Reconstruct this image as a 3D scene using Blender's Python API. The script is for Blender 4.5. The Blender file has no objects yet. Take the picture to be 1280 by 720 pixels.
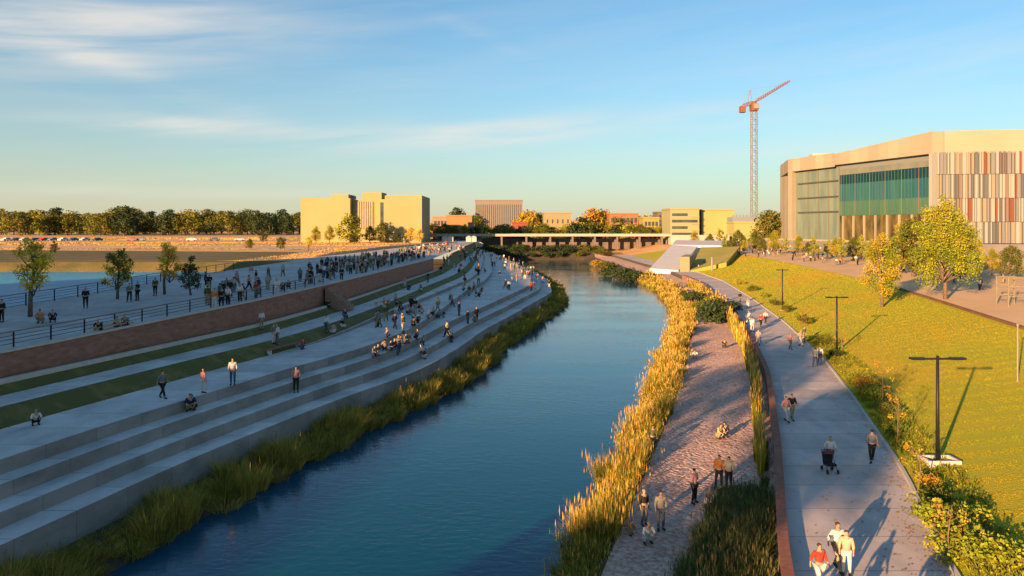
import bpy, math, random
import numpy as np
from mathutils import Vector, Matrix

# ------------------------------------------------------------------ camera, sky, sun, exposure
S = bpy.context.scene
COL = S.collection
F, H, HZ = 914.0, 15.0, 284.0            # focal length (px of 1280), eye height, horizon row
cam_d = bpy.data.cameras.new('camera'); cam = bpy.data.objects.new('camera', cam_d); COL.objects.link(cam)
cam.location = (0, 0, H); cam.rotation_euler = (math.radians(90), 0, 0)
cam_d.sensor_width = 36; cam_d.lens = F / 1280 * 36; cam_d.shift_y = -(360 - HZ) / 1280
cam_d.clip_start = 0.5; cam_d.clip_end = 12000
S.camera = cam
SUN_EL, SUN_AZ = 10.0, 36.0               # light travels towards +Y, turned 36 degrees to the right
sa, ca = math.sin(math.radians(SUN_AZ)), math.cos(math.radians(SUN_AZ))
sun_d = bpy.data.lights.new('sun', 'SUN'); sun_d.energy = 4.8; sun_d.angle = math.radians(0.5)
sun_d.color = (1.0, 0.58, 0.27)
sun = bpy.data.objects.new('sun', sun_d); COL.objects.link(sun)
el = math.radians(SUN_EL)
sun.rotation_euler = Vector((sa * math.cos(el), ca * math.cos(el), -math.sin(el))).to_track_quat('-Z', 'Y').to_euler()
S.view_settings.view_transform = 'Standard'; S.view_settings.look = 'None'
S.view_settings.gamma = 1.0; S.view_settings.exposure = 1.7; S.view_settings.use_curve_mapping = False
S.cycles.max_bounces = 5; S.cycles.diffuse_bounces = 2; S.cycles.glossy_bounces = 3; S.cycles.transparent_max_bounces = 6
S.cycles.use_denoising = True

SKY_TINT = (0.63, 0.89, 0.94, 1); CLOUD = (4.2, 3.9, 3.5, 1)
W = bpy.data.worlds.new('World'); S.world = W; W.use_nodes = True
def build_world():
    nt = W.node_tree; N = nt.nodes; L = nt.links; N.clear()
    out = N.new('ShaderNodeOutputWorld'); bg = N.new('ShaderNodeBackground')
    sky = N.new('ShaderNodeTexSky'); sky.sky_type = 'NISHITA'; sky.sun_disc = False
    sky.sun_elevation = el; sky.sun_rotation = math.radians(180 + SUN_AZ)
    sky.air_density = 1.0; sky.dust_density = 0.6; sky.ozone_density = 2.5; sky.altitude = 100
    bg.inputs['Strength'].default_value = 0.066
    geo = N.new('ShaderNodeTexCoord'); sep = N.new('ShaderNodeSeparateXYZ'); L.new(geo.outputs['Generated'], sep.inputs[0])
    def m(op, a, b=None, c=None):
        n = N.new('ShaderNodeMath'); n.operation = op
        for i, v in enumerate((a, b, c)):
            if v is None: continue
            if isinstance(v, (int, float)): n.inputs[i].default_value = v
            else: L.new(v, n.inputs[i])
        return n.outputs[0]
    az = m('ARCTAN2', sep.outputs[0], sep.outputs[1]); elv = m('ARCSINE', sep.outputs[2])
    # wind-drawn cirrus: noise stretched sideways in azimuth / elevation
    comb = N.new('ShaderNodeCombineXYZ'); L.new(m('MULTIPLY', az, 2.2), comb.inputs[0])
    L.new(m('ADD', m('MULTIPLY', elv, 22.0), m('MULTIPLY', az, -2.2)), comb.inputs[1])
    nz = N.new('ShaderNodeTexNoise'); nz.inputs['Scale'].default_value = 1.5; nz.inputs['Detail'].default_value = 9; nz.inputs['Roughness'].default_value = 0.55
    nz.inputs['Distortion'].default_value = 0.35
    L.new(comb.outputs[0], nz.inputs['Vector'])
    nfac = N.new('ShaderNodeMapRange'); nfac.inputs[1].default_value = 0.36; nfac.inputs[2].default_value = 0.72; L.new(nz.outputs['Fac'], nfac.inputs[0])
    def blob(px, py, wx, wy, tilt, amp):
        a0 = math.atan((px - 640) / F); e0 = math.atan((HZ - py) / F * math.cos(a0)); 
        da = m('SUBTRACT', az, a0); de = m('SUBTRACT', m('SUBTRACT', elv, e0), m('MULTIPLY', da, tilt))
        r = m('ADD', m('POWER', m('ABSOLUTE', m('DIVIDE', da, wx / F)), 2.0), m('POWER', m('ABSOLUTE', m('DIVIDE', de, wy / F)), 2.0))
        return m('MULTIPLY', m('EXPONENT', m('MULTIPLY', r, -1.0)), amp)
    tot = None
    for a in ((60, 35, 230, 48, 0.08, 0.75), (20, 10, 260, 22, 0.05, 0.3), (120, 75, 200, 14, -0.3, 0.4), (225, 154, 95, 8, 0.0, 0.75), (270, 166, 120, 8, 0.0, 0.45), (560, 170, 110, 14, 0.02, 0.6), (700, 160, 230, 16, 0.06, 0.75),
              (1120, 190, 260, 14, 0.0, 0.5), (1180, 70, 200, 25, -0.08, 0.22), (590, 40, 60, 10, -0.4, 0.18), (200, 240, 300, 8, 0.0, 0.3)):
        b = blob(*a); tot = b if tot is None else m('ADD', tot, b)
    veil = m('MULTIPLY', nfac.outputs[0], 0.10)
    fac = m('MINIMUM', m('ADD', m('MULTIPLY', tot, m('ADD', m('MULTIPLY', nfac.outputs[0], 0.85), 0.15)), veil), 0.8)
    fac = m('MULTIPLY', fac, 0.9)
    mx = N.new('ShaderNodeMix'); mx.data_type = 'RGBA'; L.new(fac, mx.inputs['Factor'])
    grd = N.new('ShaderNodeMix'); grd.data_type = 'RGBA'; grd.blend_type = 'MULTIPLY'; grd.inputs['Factor'].default_value = 1
    # the whole photograph is graded: a touch of teal in the clear sky
    L.new(sky.outputs[0], grd.inputs['A']); grd.inputs['B'].default_value = SKY_TINT
    # pale warm band low over the horizon
    hz = N.new('ShaderNodeMix'); hz.data_type = 'RGBA'; L.new(m('MULTIPLY', m('EXPONENT', m('MULTIPLY', m('MAXIMUM', elv, 0.0), -9.0)), 0.85), hz.inputs['Factor'])
    L.new(grd.outputs['Result'], hz.inputs['A']); hz.inputs['B'].default_value = (3.4, 2.95, 2.15, 1)
    L.new(hz.outputs['Result'], mx.inputs['A'])
    mx.inputs['B'].default_value = CLOUD
    L.new(mx.outputs['Result'], bg.inputs['Color']); L.new(bg.outputs[0], out.inputs[0])
build_world()

# ------------------------------------------------------------------ helpers
rng = np.random.default_rng(7); random.seed(7)
def lin(r, g, b):
    f = lambda c: (c / 255 / 12.92) if c / 255 <= 0.04045 else ((c / 255 + 0.055) / 1.055) ** 2.4
    return (f(r), f(g), f(b))
MATS = {}
def mat(name, c1, c2=None, scale=1.0, rough=0.85, bump=0.0, bscale=None, detail=5, metal=0.0, island=0.0, c3=None, stretch=(1, 1, 1), spec=0.3, lo=0.35, hi=0.65, sheen=False, transl=0.0):
    """noise-mottled principled surface; island > 0 varies the value of each loose piece (leaf, blade)"""
    if name in MATS: return MATS[name]
    M = bpy.data.materials.new(name); M.use_nodes = True; MATS[name] = M
    nt = M.node_tree; N = nt.nodes; L = nt.links; p = N['Principled BSDF']
    p.inputs['Roughness'].default_value = rough; p.inputs['Metallic'].default_value = metal
    p.inputs['Specular IOR Level'].default_value = spec
    c2 = c2 or c1
    tc = N.new('ShaderNodeNewGeometry'); mp = N.new('ShaderNodeMapping'); mp.inputs['Scale'].default_value = stretch
    L.new(tc.outputs['Position'], mp.inputs[0])
    nz = N.new('ShaderNodeTexNoise'); nz.inputs['Scale'].default_value = scale; nz.inputs['Detail'].default_value = detail
    nz.inputs['Roughness'].default_value = 0.6
    L.new(mp.outputs[0], nz.inputs['Vector'])
    cr = N.new('ShaderNodeValToRGB'); cr.color_ramp.elements[0].position = lo; cr.color_ramp.elements[1].position = hi
    cr.color_ramp.elements[0].color = (*c1, 1); cr.color_ramp.elements[1].color = (*c2, 1)
    if c3:
        e = cr.color_ramp.elements.new((lo + hi) / 2); e.color = (*c3, 1)
    L.new(nz.outputs['Fac'], cr.inputs[0]); col = cr.outputs[0]
    if island:
        g = N.new('ShaderNodeNewGeometry'); mr = N.new('ShaderNodeMapRange'); mr.inputs[3].default_value = 1 - island; mr.inputs[4].default_value = 1 + island
        L.new(g.outputs['Random Per Island'], mr.inputs[0])
        mm = N.new('ShaderNodeVectorMath'); mm.operation = 'SCALE'; L.new(col, mm.inputs[0]); L.new(mr.outputs[0], mm.inputs['Scale']); col = mm.outputs[0]
    L.new(col, p.inputs['Base Color'])
    if bump:
        n2 = N.new('ShaderNodeTexNoise'); n2.inputs['Scale'].default_value = bscale or scale * 6; n2.inputs['Detail'].default_value = 4
        L.new(mp.outputs[0], n2.inputs['Vector'])
        b = N.new('ShaderNodeBump'); b.inputs['Strength'].default_value = 1.0; b.inputs['Distance'].default_value = bump
        L.new(n2.outputs['Fac'], b.inputs['Height']); L.new(b.outputs[0], p.inputs['Normal'])
    if transl:
        t = N.new('ShaderNodeBsdfTranslucent'); L.new(col, t.inputs[0]); a = N.new('ShaderNodeMixShader'); a.inputs[0].default_value = transl
        o = N['Material Output']; L.new(p.outputs[0], a.inputs[1]); L.new(t.outputs[0], a.inputs[2]); L.new(a.outputs[0], o.inputs[0])
    return M

def tag(o, label=None, cat=None, group=None, kind=None):
    if label: o['label'] = label
    if cat: o['category'] = cat
    if group: o['group'] = group
    if kind: o['kind'] = kind
    return o
def empty(name, loc=(0, 0, 0), rz=0.0, label=None, cat=None, group=None):
    o = bpy.data.objects.new(name, None); COL.objects.link(o); o.location = loc; o.rotation_euler = (0, 0, rz)
    o.empty_display_size = 0.3
    return tag(o, label, cat, group)
def link(name, me, parent=None, mats=()):
    for m_ in mats: me.materials.append(m_)
    o = bpy.data.objects.new(name, me); COL.objects.link(o)
    if parent: o.parent = parent
    return o
def copy_tree(o, parent=None):
    c = o.copy(); COL.objects.link(c); c.parent = parent
    for ch in list(o.children): copy_tree(ch, c)
    return c

class MB:
    def __init__(s): s.v = []; s.f = []; s.m = []
    def face(s, pts, m=0):
        n = len(s.v); s.v += [tuple(p) for p in pts]; s.f.append(tuple(range(n, n + len(pts)))); s.m.append(m)
    def box(s, x0, x1, y0, y1, z0, z1, m=0, rz=0.0, c=(0, 0)):
        P = [(x0, y0, z0), (x1, y0, z0), (x1, y1, z0), (x0, y1, z0), (x0, y0, z1), (x1, y0, z1), (x1, y1, z1), (x0, y1, z1)]
        if rz:
            k, q = math.cos(rz), math.sin(rz); P = [(c[0] + (x - c[0]) * k - (y - c[1]) * q, c[1] + (x - c[0]) * q + (y - c[1]) * k, z) for x, y, z in P]
        s.hexa(P, m)
    def hexa(s, P, m=0):
        n = len(s.v); s.v += [tuple(p) for p in P]
        for f in ((0, 3, 2, 1), (4, 5, 6, 7), (0, 1, 5, 4), (1, 2, 6, 5), (2, 3, 7, 6), (3, 0, 4, 7)):
            s.f.append(tuple(n + i for i in f)); s.m.append(m)
    def tube(s, pts, rad, sides=6, m=0, cap=True):
        pts = [Vector(p) for p in pts]
        if isinstance(rad, (int, float)): rad = [rad] * len(pts)
        n0 = len(s.v)
        for i, p in enumerate(pts):
            d = (pts[min(i + 1, len(pts) - 1)] - pts[max(i - 1, 0)]).normalized()
            a = d.orthogonal().normalized() if abs(d.z) < 0.95 else Vector((1, 0, 0)); b = d.cross(a).normalized(); a = b.cross(d)
            for k in range(sides):
                t = 2 * math.pi * k / sides; q = p + (a * math.cos(t) + b * math.sin(t)) * rad[i]; s.v.append(tuple(q))
        for i in range(len(pts) - 1):
            for k in range(sides):
                k2 = (k + 1) % sides; s.f.append((n0 + i * sides + k, n0 + i * sides + k2, n0 + (i + 1) * sides + k2, n0 + (i + 1) * sides + k)); s.m.append(m)
        if cap:
            s.f.append(tuple(n0 + k for k in reversed(range(sides)))); s.m.append(m)
            s.f.append(tuple(n0 + (len(pts) - 1) * sides + k for k in range(sides))); s.m.append(m)
    def mesh(s, name, mats, smooth=False):
        me = bpy.data.meshes.new(name); me.from_pydata(s.v, [], s.f); me.polygons.foreach_set('material_index', s.m)
        if smooth: me.polygons.foreach_set('use_smooth', [True] * len(s.f))
        for m_ in mats: me.materials.append(m_)
        me.update(); return me
    def build(s, name, mats, parent=None, smooth=False):
        if not isinstance(mats, (list, tuple)): mats = [mats]
        o = bpy.data.objects.new(name, s.mesh(name, mats, smooth)); COL.objects.link(o)
        if parent: o.parent = parent
        return o

# ------------------------------------------------------------------ the lie of the land: cross sections along Y
def curve(pts, smooth=3.0):
    pts = sorted(pts); ys = np.array([p[0] for p in pts], float); xs = np.array([p[1] for p in pts], float)
    g = np.arange(-200, 5000, 1.0); v = np.interp(g, ys, xs)
    if smooth:
        k = np.exp(-0.5 * (np.arange(-12, 13) / smooth) ** 2); k /= k.sum(); v = np.convolve(np.pad(v, 12, mode='edge'), k, 'valid')
    return lambda y: float(np.interp(y, g, v))
Ef = curve([(-150, -70), (0, -28.6), (29.4, -20.6), (34.3, -19.3), (38.6, -18.4), (45.7, -16), (56.8, -12.1), (61.3, -9.6), (69.6, -7.2), (79, -5.4), (91, -3.6), (108, 0.3), (144, 7.9), (177, 8.9), (229, 5), (325, -7), (400, -10), (5000, -10)])
Wf = curve([(-150, -82), (0, -43), (44, -31), (69, -24.4), (92.7, -21.3), (120, -19.5), (151, -17.4), (160, -17.2), (260, -17), (5000, -17)])
Bf = curve([(-150, -92), (0, -56), (40, -47), (64, -44.9), (70, -44), (121, -45), (168, -44), (213, -40), (260, -36), (400, -30), (5000, -30)])
ZPf = curve([(-150, 7.2), (44, 7.3), (69, 7.95), (92, 8.15), (160, 8.2), (5000, 8.2)])
R0f = curve([(-150, -40), (0, -8), (31.4, 2.2), (40.8, 4.9), (58, 10.2), (73.7, 14.4), (94, 19.9), (118, 25.9), (143, 30.6), (180, 34.3), (245, 33.8), (326, 32.8), (5000, 33)])
R1f = curve([(-150, -37), (0, -5), (28.7, 3.4), (37.3, 6.3), (58, 13), (80, 19.2), (103.5, 26), (130, 33), (163, 38), (215, 40), (326, 38), (5000, 38)])
R2f = curve([(-150, -27), (0, 3.2), (26.6, 9.75), (42, 15.1), (62.4, 21.7), (79.5, 26.1), (109.5, 33.1), (163, 42.3), (215, 45.9), (280, 46), (5000, 46)], 2)
R3f = curve([(-150, -20), (0, 9), (26.6, 16), (38, 20.3), (56.3, 25.9), (69.9, 29.8), (96, 36), (132, 43), (171, 49.5), (215, 53), (280, 53.5), (5000, 54)], 2)
R4f = curve([(-150, 30), (30, 43), (71.4, 50), (104, 58), (134, 64.7), (179, 70.5), (216, 74), (250, 77), (5000, 80)])
ZUf = curve([(-150, 4.4), (40, 4.8), (71, 5), (216, 6), (5000, 6.4)])
NEARW = np.array([1.5, 1.3, 1.2, 4.6, 0.02, 1.3, 2.5, 0.9, 0.78]); FARW = np.array([2.2, 2.0, 9.0, 2.6, 2.2, 1.6, 2.6, 1.8, 1.0])
def ss(a, b, x): t = min(max((x - a) / (b - a), 0), 1); return t * t * (3 - 2 * t)
NP = 37
def section(Y):
    E, Wl, B, zp = Ef(Y), Wf(Y), Bf(Y), ZPf(Y)
    t = ss(75, 145, Y); w = NEARW * (1 - t) + FARW * t; w = w / w.sum() * (E - Wl); ex = 0.5 * ss(60, 90, Y)
    x = [E - s for s in np.concatenate([[0], np.cumsum(w)])]    # x[0]=E ... x[9]=wall
    lk = ss(30, 36, Y) * (1 - ss(144, 151, Y)); zg = 8.0; zl = zg * (1 - lk) + 4.8 * lk
    zf = min(7.4, 6.2 + 0.0) if False else zg
    lx = -100 - 90; zw = 5.9 + (zp - 0.12 - 5.9) * ss(158, 200, Y)
    P = [(-5000, zg), (lx - 12, zg), (lx, zl), (B - 3.2, zl), (B - 0.9, zp - 0.12), (B, zp - 0.1), (B, zp), (Wl, zp), (Wl, zw), (x[8], zw), (x[7], 5.28), (x[7], 5.2), (x[6], 5.2), (x[5], 4.35 + ex),
         (x[5], 4.3 + ex), (x[4], 4.3 + ex), (x[4], 4.3), (x[3], 4.3), (x[3], 3.6), (x[2], 3.6), (x[2], 2.9), (x[1], 2.9), (x[1], 2.2), (E, 2.2), (E, 0.85), (E + 2.9, -0.1), (E + 6, -1.2)]
    r0, r1, r2, r3, r4, zu = R0f(Y), R1f(Y), R2f(Y), R3f(Y), R4f(Y), ZUf(Y)
    P += [(r0 - 3, -1.2), (r0, -0.1), (r1, 1.2), (r2, 1.45), (r2 + 0.35, 2.3), (r3, 2.3), (r3 + 0.45 * (r4 - r3), 2.3 + 0.42 * (zu - 2.3)), (r4, zu), (r4 + 26, zu + 0.6), (5000, zu + 1.0)]
    b = ss(331, 346, Y); c = ss(400, 520, Y)
    if b > 0:
        P = [(px, (pz if not (24 <= i <= 29) else pz * (1 - b) + 4.4 * b)) for i, (px, pz) in enumerate(P)]
        P = [(px, pz * (1 - c) + 8.0 * c) for px, pz in P]
    return P
YS = [-150, -110, -70, -40, -20, -8, 0, 8, 14] + list(np.arange(18, 110, 2.0)) + list(np.arange(112, 144, 4.0)) + [144, 146, 148, 150, 152] + list(np.arange(156, 200, 4.0)) + list(np.arange(200, 330, 8.0)) + [330, 333, 337, 341, 345, 350, 370, 400, 430, 460, 490, 520, 600, 800, 1200, 2000, 5000]
SEC = [section(y) for y in YS]
def surf_z(X, Y):
    P = section(Y)
    for i in range(len(P) - 1):
        if P[i][0] <= X < P[i + 1][0]:
            d = P[i + 1][0] - P[i][0]; t = (X - P[i][0]) / d if d > 1e-6 else 0
            return P[i][1] * (1 - t) + P[i + 1][1] * t
    return 6.0
def hit(px, py):
    """where the line of sight through a photograph pixel meets the land"""
    k = (py - HZ) / F; y = 20.0
    while y < 1500:
        if H - k * y <= max(surf_z((px - 640) / F * y, y), 0.0):
            lo, hi = y - 1.0, y
            for _ in range(14):
                mid = (lo + hi) / 2
                if H - k * mid <= max(surf_z((px - 640) / F * mid, mid), 0.0): hi = mid
                else: lo = mid
            y = hi + 0.12; X = (px - 640) / F * y
            return Vector((X, y, max(surf_z(X, y), 0.0)))
        y += 1.0
    return Vector(((px - 640) / F * 1500, 1500, 8))
def pt(px, py, z):
    y = F * (H - z) / (py - HZ); return Vector(((px - 640) * y / F, y, z))
def at(px, Y): return (px - 640) * Y / F
def zat(py, Y): return H - (py - HZ) * Y / F
def strip(name, i0, i1, m, y0=-150, y1=5000, kind='structure', parent=None, dz=0.0, sub=1):
    b = MB(); idx = [k for k, y in enumerate(YS) if y0 <= y <= y1]; n = i1 - i0 + 1
    for k in idx:
        for i in range(i0, i1 + 1): b.v.append((SEC[k][i][0], YS[k], SEC[k][i][1] + dz))
    for a in range(len(idx) - 1):
        for i in range(n - 1):
            q = (a * n + i, a * n + i + 1, (a + 1) * n + i + 1, (a + 1) * n + i); b.f.append(q); b.m.append(0)
    o = b.build(name, m, parent)
    if kind: o['kind'] = kind
    return o

# ------------------------------------------------------------------ materials
def m_concrete(name, a, b, joint=0.0, jl=3.0):
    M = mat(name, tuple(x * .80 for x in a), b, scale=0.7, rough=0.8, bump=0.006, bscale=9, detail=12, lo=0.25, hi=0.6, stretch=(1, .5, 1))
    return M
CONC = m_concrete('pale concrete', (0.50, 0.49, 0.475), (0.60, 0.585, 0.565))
def add_joints(M, L_=3.0, amp=0.78):
    nt = M.node_tree; N = nt.nodes; Lk = nt.links; p = N['Principled BSDF']
    src = p.inputs['Base Color'].links[0].from_socket
    g = N.new('ShaderNodeNewGeometry'); sp = N.new('ShaderNodeSeparateXYZ'); Lk.new(g.outputs['Position'], sp.inputs[0])
    d = N.new('ShaderNodeMath'); d.operation = 'DIVIDE'; Lk.new(sp.outputs[1], d.inputs[0]); d.inputs[1].default_value = L_
    f = N.new('ShaderNodeMath'); f.operation = 'FRACT'; Lk.new(d.outputs[0], f.inputs[0])
    l = N.new('ShaderNodeMath'); l.operation = 'LESS_THAN'; Lk.new(f.outputs[0], l.inputs[0]); l.inputs[1].default_value = 0.055 / L_
    mx = N.new('ShaderNodeMix'); mx.data_type = 'RGBA'; mx.blend_type = 'MULTIPLY'; Lk.new(l.outputs[0], mx.inputs['Factor']); Lk.new(src, mx.inputs['A'])
    mx.inputs['B'].default_value = (amp, amp, amp, 1); Lk.new(mx.outputs['Result'], p.inputs['Base Color'])
    # panel to panel tone and long rain streaks
    fl = N.new('ShaderNodeMath'); fl.operation = 'FLOOR'; Lk.new(d.outputs[0], fl.inputs[0])
    wn = N.new('ShaderNodeTexWhiteNoise'); wn.noise_dimensions = '1D'; Lk.new(fl.outputs[0], wn.inputs['W'])
    mr = N.new('ShaderNodeMapRange'); mr.inputs[3].default_value = 0.84; mr.inputs[4].default_value = 1.06; Lk.new(wn.outputs['Value'], mr.inputs[0])
    v = N.new('ShaderNodeVectorMath'); v.operation = 'SCALE'; Lk.new(mx.outputs['Result'], v.inputs[0]); Lk.new(mr.outputs[0], v.inputs['Scale']); Lk.new(v.outputs[0], p.inputs['Base Color'])
add_joints(CONC, 3.0, 0.45)
RISER = m_concrete('shade toned riser concrete', (0.20, 0.195, 0.185), (0.29, 0.275, 0.26)); add_joints(RISER, 3.0)  # treads' concrete darkened: shade of the upright faces put into the colour
PROM = m_concrete('promenade paving', (0.40, 0.385, 0.375), (0.49, 0.47, 0.455)); add_joints(PROM, 3.0, .6)
PATHM = m_concrete('footpath concrete', (0.47, 0.40, 0.37), (0.56, 0.48, 0.44)); add_joints(PATHM, 3.0, 0.5)
COPE = mat('wall coping', (0.42, 0.39, 0.36), (0.5, 0.47, 0.43), scale=2)
BRICK = mat('brown brick', (0.21, 0.105, 0.075), (0.32, 0.17, 0.12), scale=1.2, bump=0.01, bscale=12, detail=9, stretch=(1, 1, 3))
GRASSD = mat('mown bank grass', (0.10, 0.095, 0.025), (0.17, 0.14, 0.04), scale=0.7, bump=0.05, bscale=18, c3=(0.10, 0.10, 0.025))
LAWN = mat('lawn grass', (0.40, 0.34, 0.010), (0.46, 0.33, 0.015), scale=0.05, rough=0.95, bump=0.05, bscale=9, detail=9, lo=0.38, hi=0.62, c3=(0.34, 0.34, 0.012))
SOIL = mat('bank soil', (0.05, 0.04, 0.025), (0.09, 0.075, 0.04), scale=1.5, bump=0.05)
FIELD = mat('dry sandy field', (0.60, 0.33, 0.12), (0.42, 0.27, 0.09), scale=0.025, bump=0.15, bscale=0.6, detail=9, c3=(0.66, 0.38, 0.15), stretch=(0.6, 1.3, 1))
FIELDR = mat('tan paving', (0.62, 0.40, 0.20), (0.72, 0.47, 0.25), scale=0.12, bump=0.01, bscale=3)
GRAVEL = None
def make_gravel():
    M = bpy.data.materials.new('pebble gravel'); M.use_nodes = True; N = M.node_tree.nodes; L = M.node_tree.links; p = N['Principled BSDF']
    g = N.new('ShaderNodeNewGeometry'); v = N.new('ShaderNodeTexVoronoi'); v.inputs['Scale'].default_value = 5.5; L.new(g.outputs['Position'], v.inputs['Vector'])
    cr = N.new('ShaderNodeValToRGB'); cr.color_ramp.elements[0].color = (0.38, 0.23, 0.17, 1); cr.color_ramp.elements[1].color = (0.72, 0.48, 0.385, 1)
    sp = N.new('ShaderNodeSeparateColor'); L.new(v.outputs['Color'], sp.inputs[0]); L.new(sp.outputs[0], cr.inputs[0])
    nz = N.new('ShaderNodeTexNoise'); nz.inputs['Scale'].default_value = 0.25; nz.inputs['Detail'].default_value = 6; L.new(g.outputs['Position'], nz.inputs['Vector'])
    mr = N.new('ShaderNodeMapRange'); mr.inputs[1].default_value = 0.3; mr.inputs[2].default_value = 0.7; mr.inputs[3].default_value = 0.8; mr.inputs[4].default_value = 1.1; L.new(nz.outputs['Fac'], mr.inputs[0])
    s = N.new('ShaderNodeVectorMath'); s.operation = 'SCALE'; L.new(cr.outputs[0], s.inputs[0]); L.new(mr.outputs[0], s.inputs['Scale']); L.new(s.outputs[0], p.inputs['Base Color'])
    b = N.new('ShaderNodeBump'); b.inputs['Distance'].default_value = 0.07; b.invert = True; L.new(v.outputs['Distance'], b.inputs['Height'])
    L.new(b.outputs[0], p.inputs['Normal']); p.inputs['Roughness'].default_value = 0.9
    return M
GRAVEL = make_gravel()
def make_water(name, base, ripple=0.03, rough=0.06, s1=1.4):
    M = bpy.data.materials.new(name); M.use_nodes = True; N = M.node_tree.nodes; L = M.node_tree.links; p = N['Principled BSDF']
    p.inputs['Base Color'].default_value = (*base, 1); p.inputs['Roughness'].default_value = rough; p.inputs['IOR'].default_value = 1.33
    g = N.new('ShaderNodeNewGeometry'); mp = N.new('ShaderNodeMapping'); mp.inputs['Scale'].default_value = (0.8, 1.6, 1); mp.inputs['Rotation'].default_value = (0, 0, 0.35); L.new(g.outputs['Position'], mp.inputs[0])
    n1 = N.new('ShaderNodeTexNoise'); n1.inputs['Scale'].default_value = s1; n1.inputs['Detail'].default_value = 5; n1.inputs['Distortion'].default_value = 0.6; L.new(mp.outputs[0], n1.inputs['Vector'])
    n2 = N.new('ShaderNodeTexNoise'); n2.inputs['Scale'].default_value = 0.07; n2.inputs['Detail'].default_value = 3; L.new(mp.outputs[0], n2.inputs['Vector'])
    mr = N.new('ShaderNodeMapRange'); mr.inputs[1].default_value = 0.38; mr.inputs[2].default_value = 0.66; mr.inputs[3].default_value = 0.25; mr.inputs[4].default_value = 1.0; L.new(n2.outputs['Fac'], mr.inputs[0])
    mu = N.new('ShaderNodeMath'); mu.operation = 'MULTIPLY'; L.new(n1.outputs['Fac'], mu.inputs[0]); L.new(mr.outputs[0], mu.inputs[1])
    b = N.new('ShaderNodeBump'); b.inputs['Distance'].default_value = ripple; L.new(mu.outputs[0], b.inputs['Height']); L.new(b.outputs[0], p.inputs['Normal'])
    return M
RIVER = make_water('river water', (0.0, 0.06, 0.105), 0.03, 0.05, 1.5)
LAKE = make_water('lake water', (0.06, 0.27, 0.42), 0.30, 0.40, 1.1); LAKE.node_tree.nodes['Principled BSDF'].inputs['Specular IOR Level'].default_value = 0.2
DARKM = mat('dark metal', (0.02, 0.02, 0.024), rough=0.5, metal=0.4)
RUST = mat('weathered steel', (0.20, 0.075, 0.045), (0.30, 0.13, 0.08), scale=3)
BARK = mat('bark', (0.10, 0.07, 0.045), (0.17, 0.12, 0.08), scale=4)
WHITE = mat('white paint', (0.75, 0.73, 0.7))
ASPH = mat('asphalt', (0.05, 0.05, 0.052), (0.07, 0.07, 0.07), scale=1)
ROADP = mat('pale road', (0.42, 0.38, 0.36), (0.5, 0.46, 0.43), scale=0.2)

# ------------------------------------------------------------------ ground, water, paths
strip('ground', 0, 4, FIELD, y1=144); strip('ground', 0, 4, FIELD, y0=152)
strip('riverbank', 24, 27, SOIL)
strip('riverbank', 27, 29, SOIL)
strip('promenade', 4, 7, PROM, y1=600)
strip('gravel_beach', 29, 30, GRAVEL)
strip('footpath', 31, 32, PATHM, y1=330)
strip('ground', 30, 31, SOIL); strip('ground', 31, 32, FIELD, y0=330)
strip('lawn', 32, 34, LAWN, y1=330); strip('ground', 32, 34, FIELD, y0=330)
strip('plaza', 34, 35, FIELDR, y1=330); strip('ground', 34, 36, FIELD, y0=330); strip('ground', 35, 36, FIELDR, y1=330)
strip('ground', 4, 7, FIELD, y0=600)
b = MB(); b.face([(-90, -150, 0), (75, -150, 0), (75, 345, 0), (-90, 345, 0)]); tag(b.build('river', RIVER), kind='structure')
b = MB(); b.face([(-200, 28, 6.0), (-44, 28, 6.0), (-44, 151, 6.0), (-200, 151, 6.0)]); tag(b.build('lake', LAKE), kind='structure')
# lakeside grass bank, tracks over the field
def sheet(name, poly, m, dz=0.03):
    b = MB(); n = 24
    b.face([(p[0], p[1], surf_z(p[0], p[1]) + dz) for p in poly]); o = b.build(name, m); o['kind'] = 'structure'; return o
BANKG = mat('dry bank grass', (0.085, 0.085, 0.025), (0.17, 0.12, 0.04), scale=0.15, bump=0.1, bscale=3)
strip('grass_bank', 0, 4, BANKG, y0=144, y1=152)
sheet('grass_bank', [(-400, 152.5), (-62, 152.5), (-52, 160), (-60, 205), (-150, 222), (-400, 225)], BANKG)
sheet('road', [(-500, 372), (-120, 350), (-20, 345), (-20, 352), (-120, 362), (-500, 392)], ROADP, 0.05)
sheet('track', [(-300, 262), (-90, 240), (-48, 222), (-48, 230), (-90, 250), (-300, 276)], ROADP, 0.05)
sheet('road', [(-46, 170), (-50, 205), (-46, 262), (-30, 330), (-24, 330), (-36, 255), (-41, 205), (-46.0, 172)], ASPH, 0.06)

# ------------------------------------------------------------------ stepped terraces on the left bank
ter = empty('terraced_seating', (0, 0, 0), label='curving pale concrete terraces stepping down to the river, people sitting on them', cat='terrace')
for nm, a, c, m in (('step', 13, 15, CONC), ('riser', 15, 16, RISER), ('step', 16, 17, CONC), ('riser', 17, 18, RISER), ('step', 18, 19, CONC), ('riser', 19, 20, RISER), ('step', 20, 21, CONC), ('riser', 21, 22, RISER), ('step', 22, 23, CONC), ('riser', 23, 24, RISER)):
    o = strip(nm, a, c, m, y1=330, kind=None, parent=ter)
strip('grass_bank', 12, 13, GRASSD, y1=330)
strip('footpath', 11, 12, CONC, y1=330)
strip('grass_bank', 9, 11, GRASSD, y1=330)
strip('ground', 7, 24, FIELD, y0=330)
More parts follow.
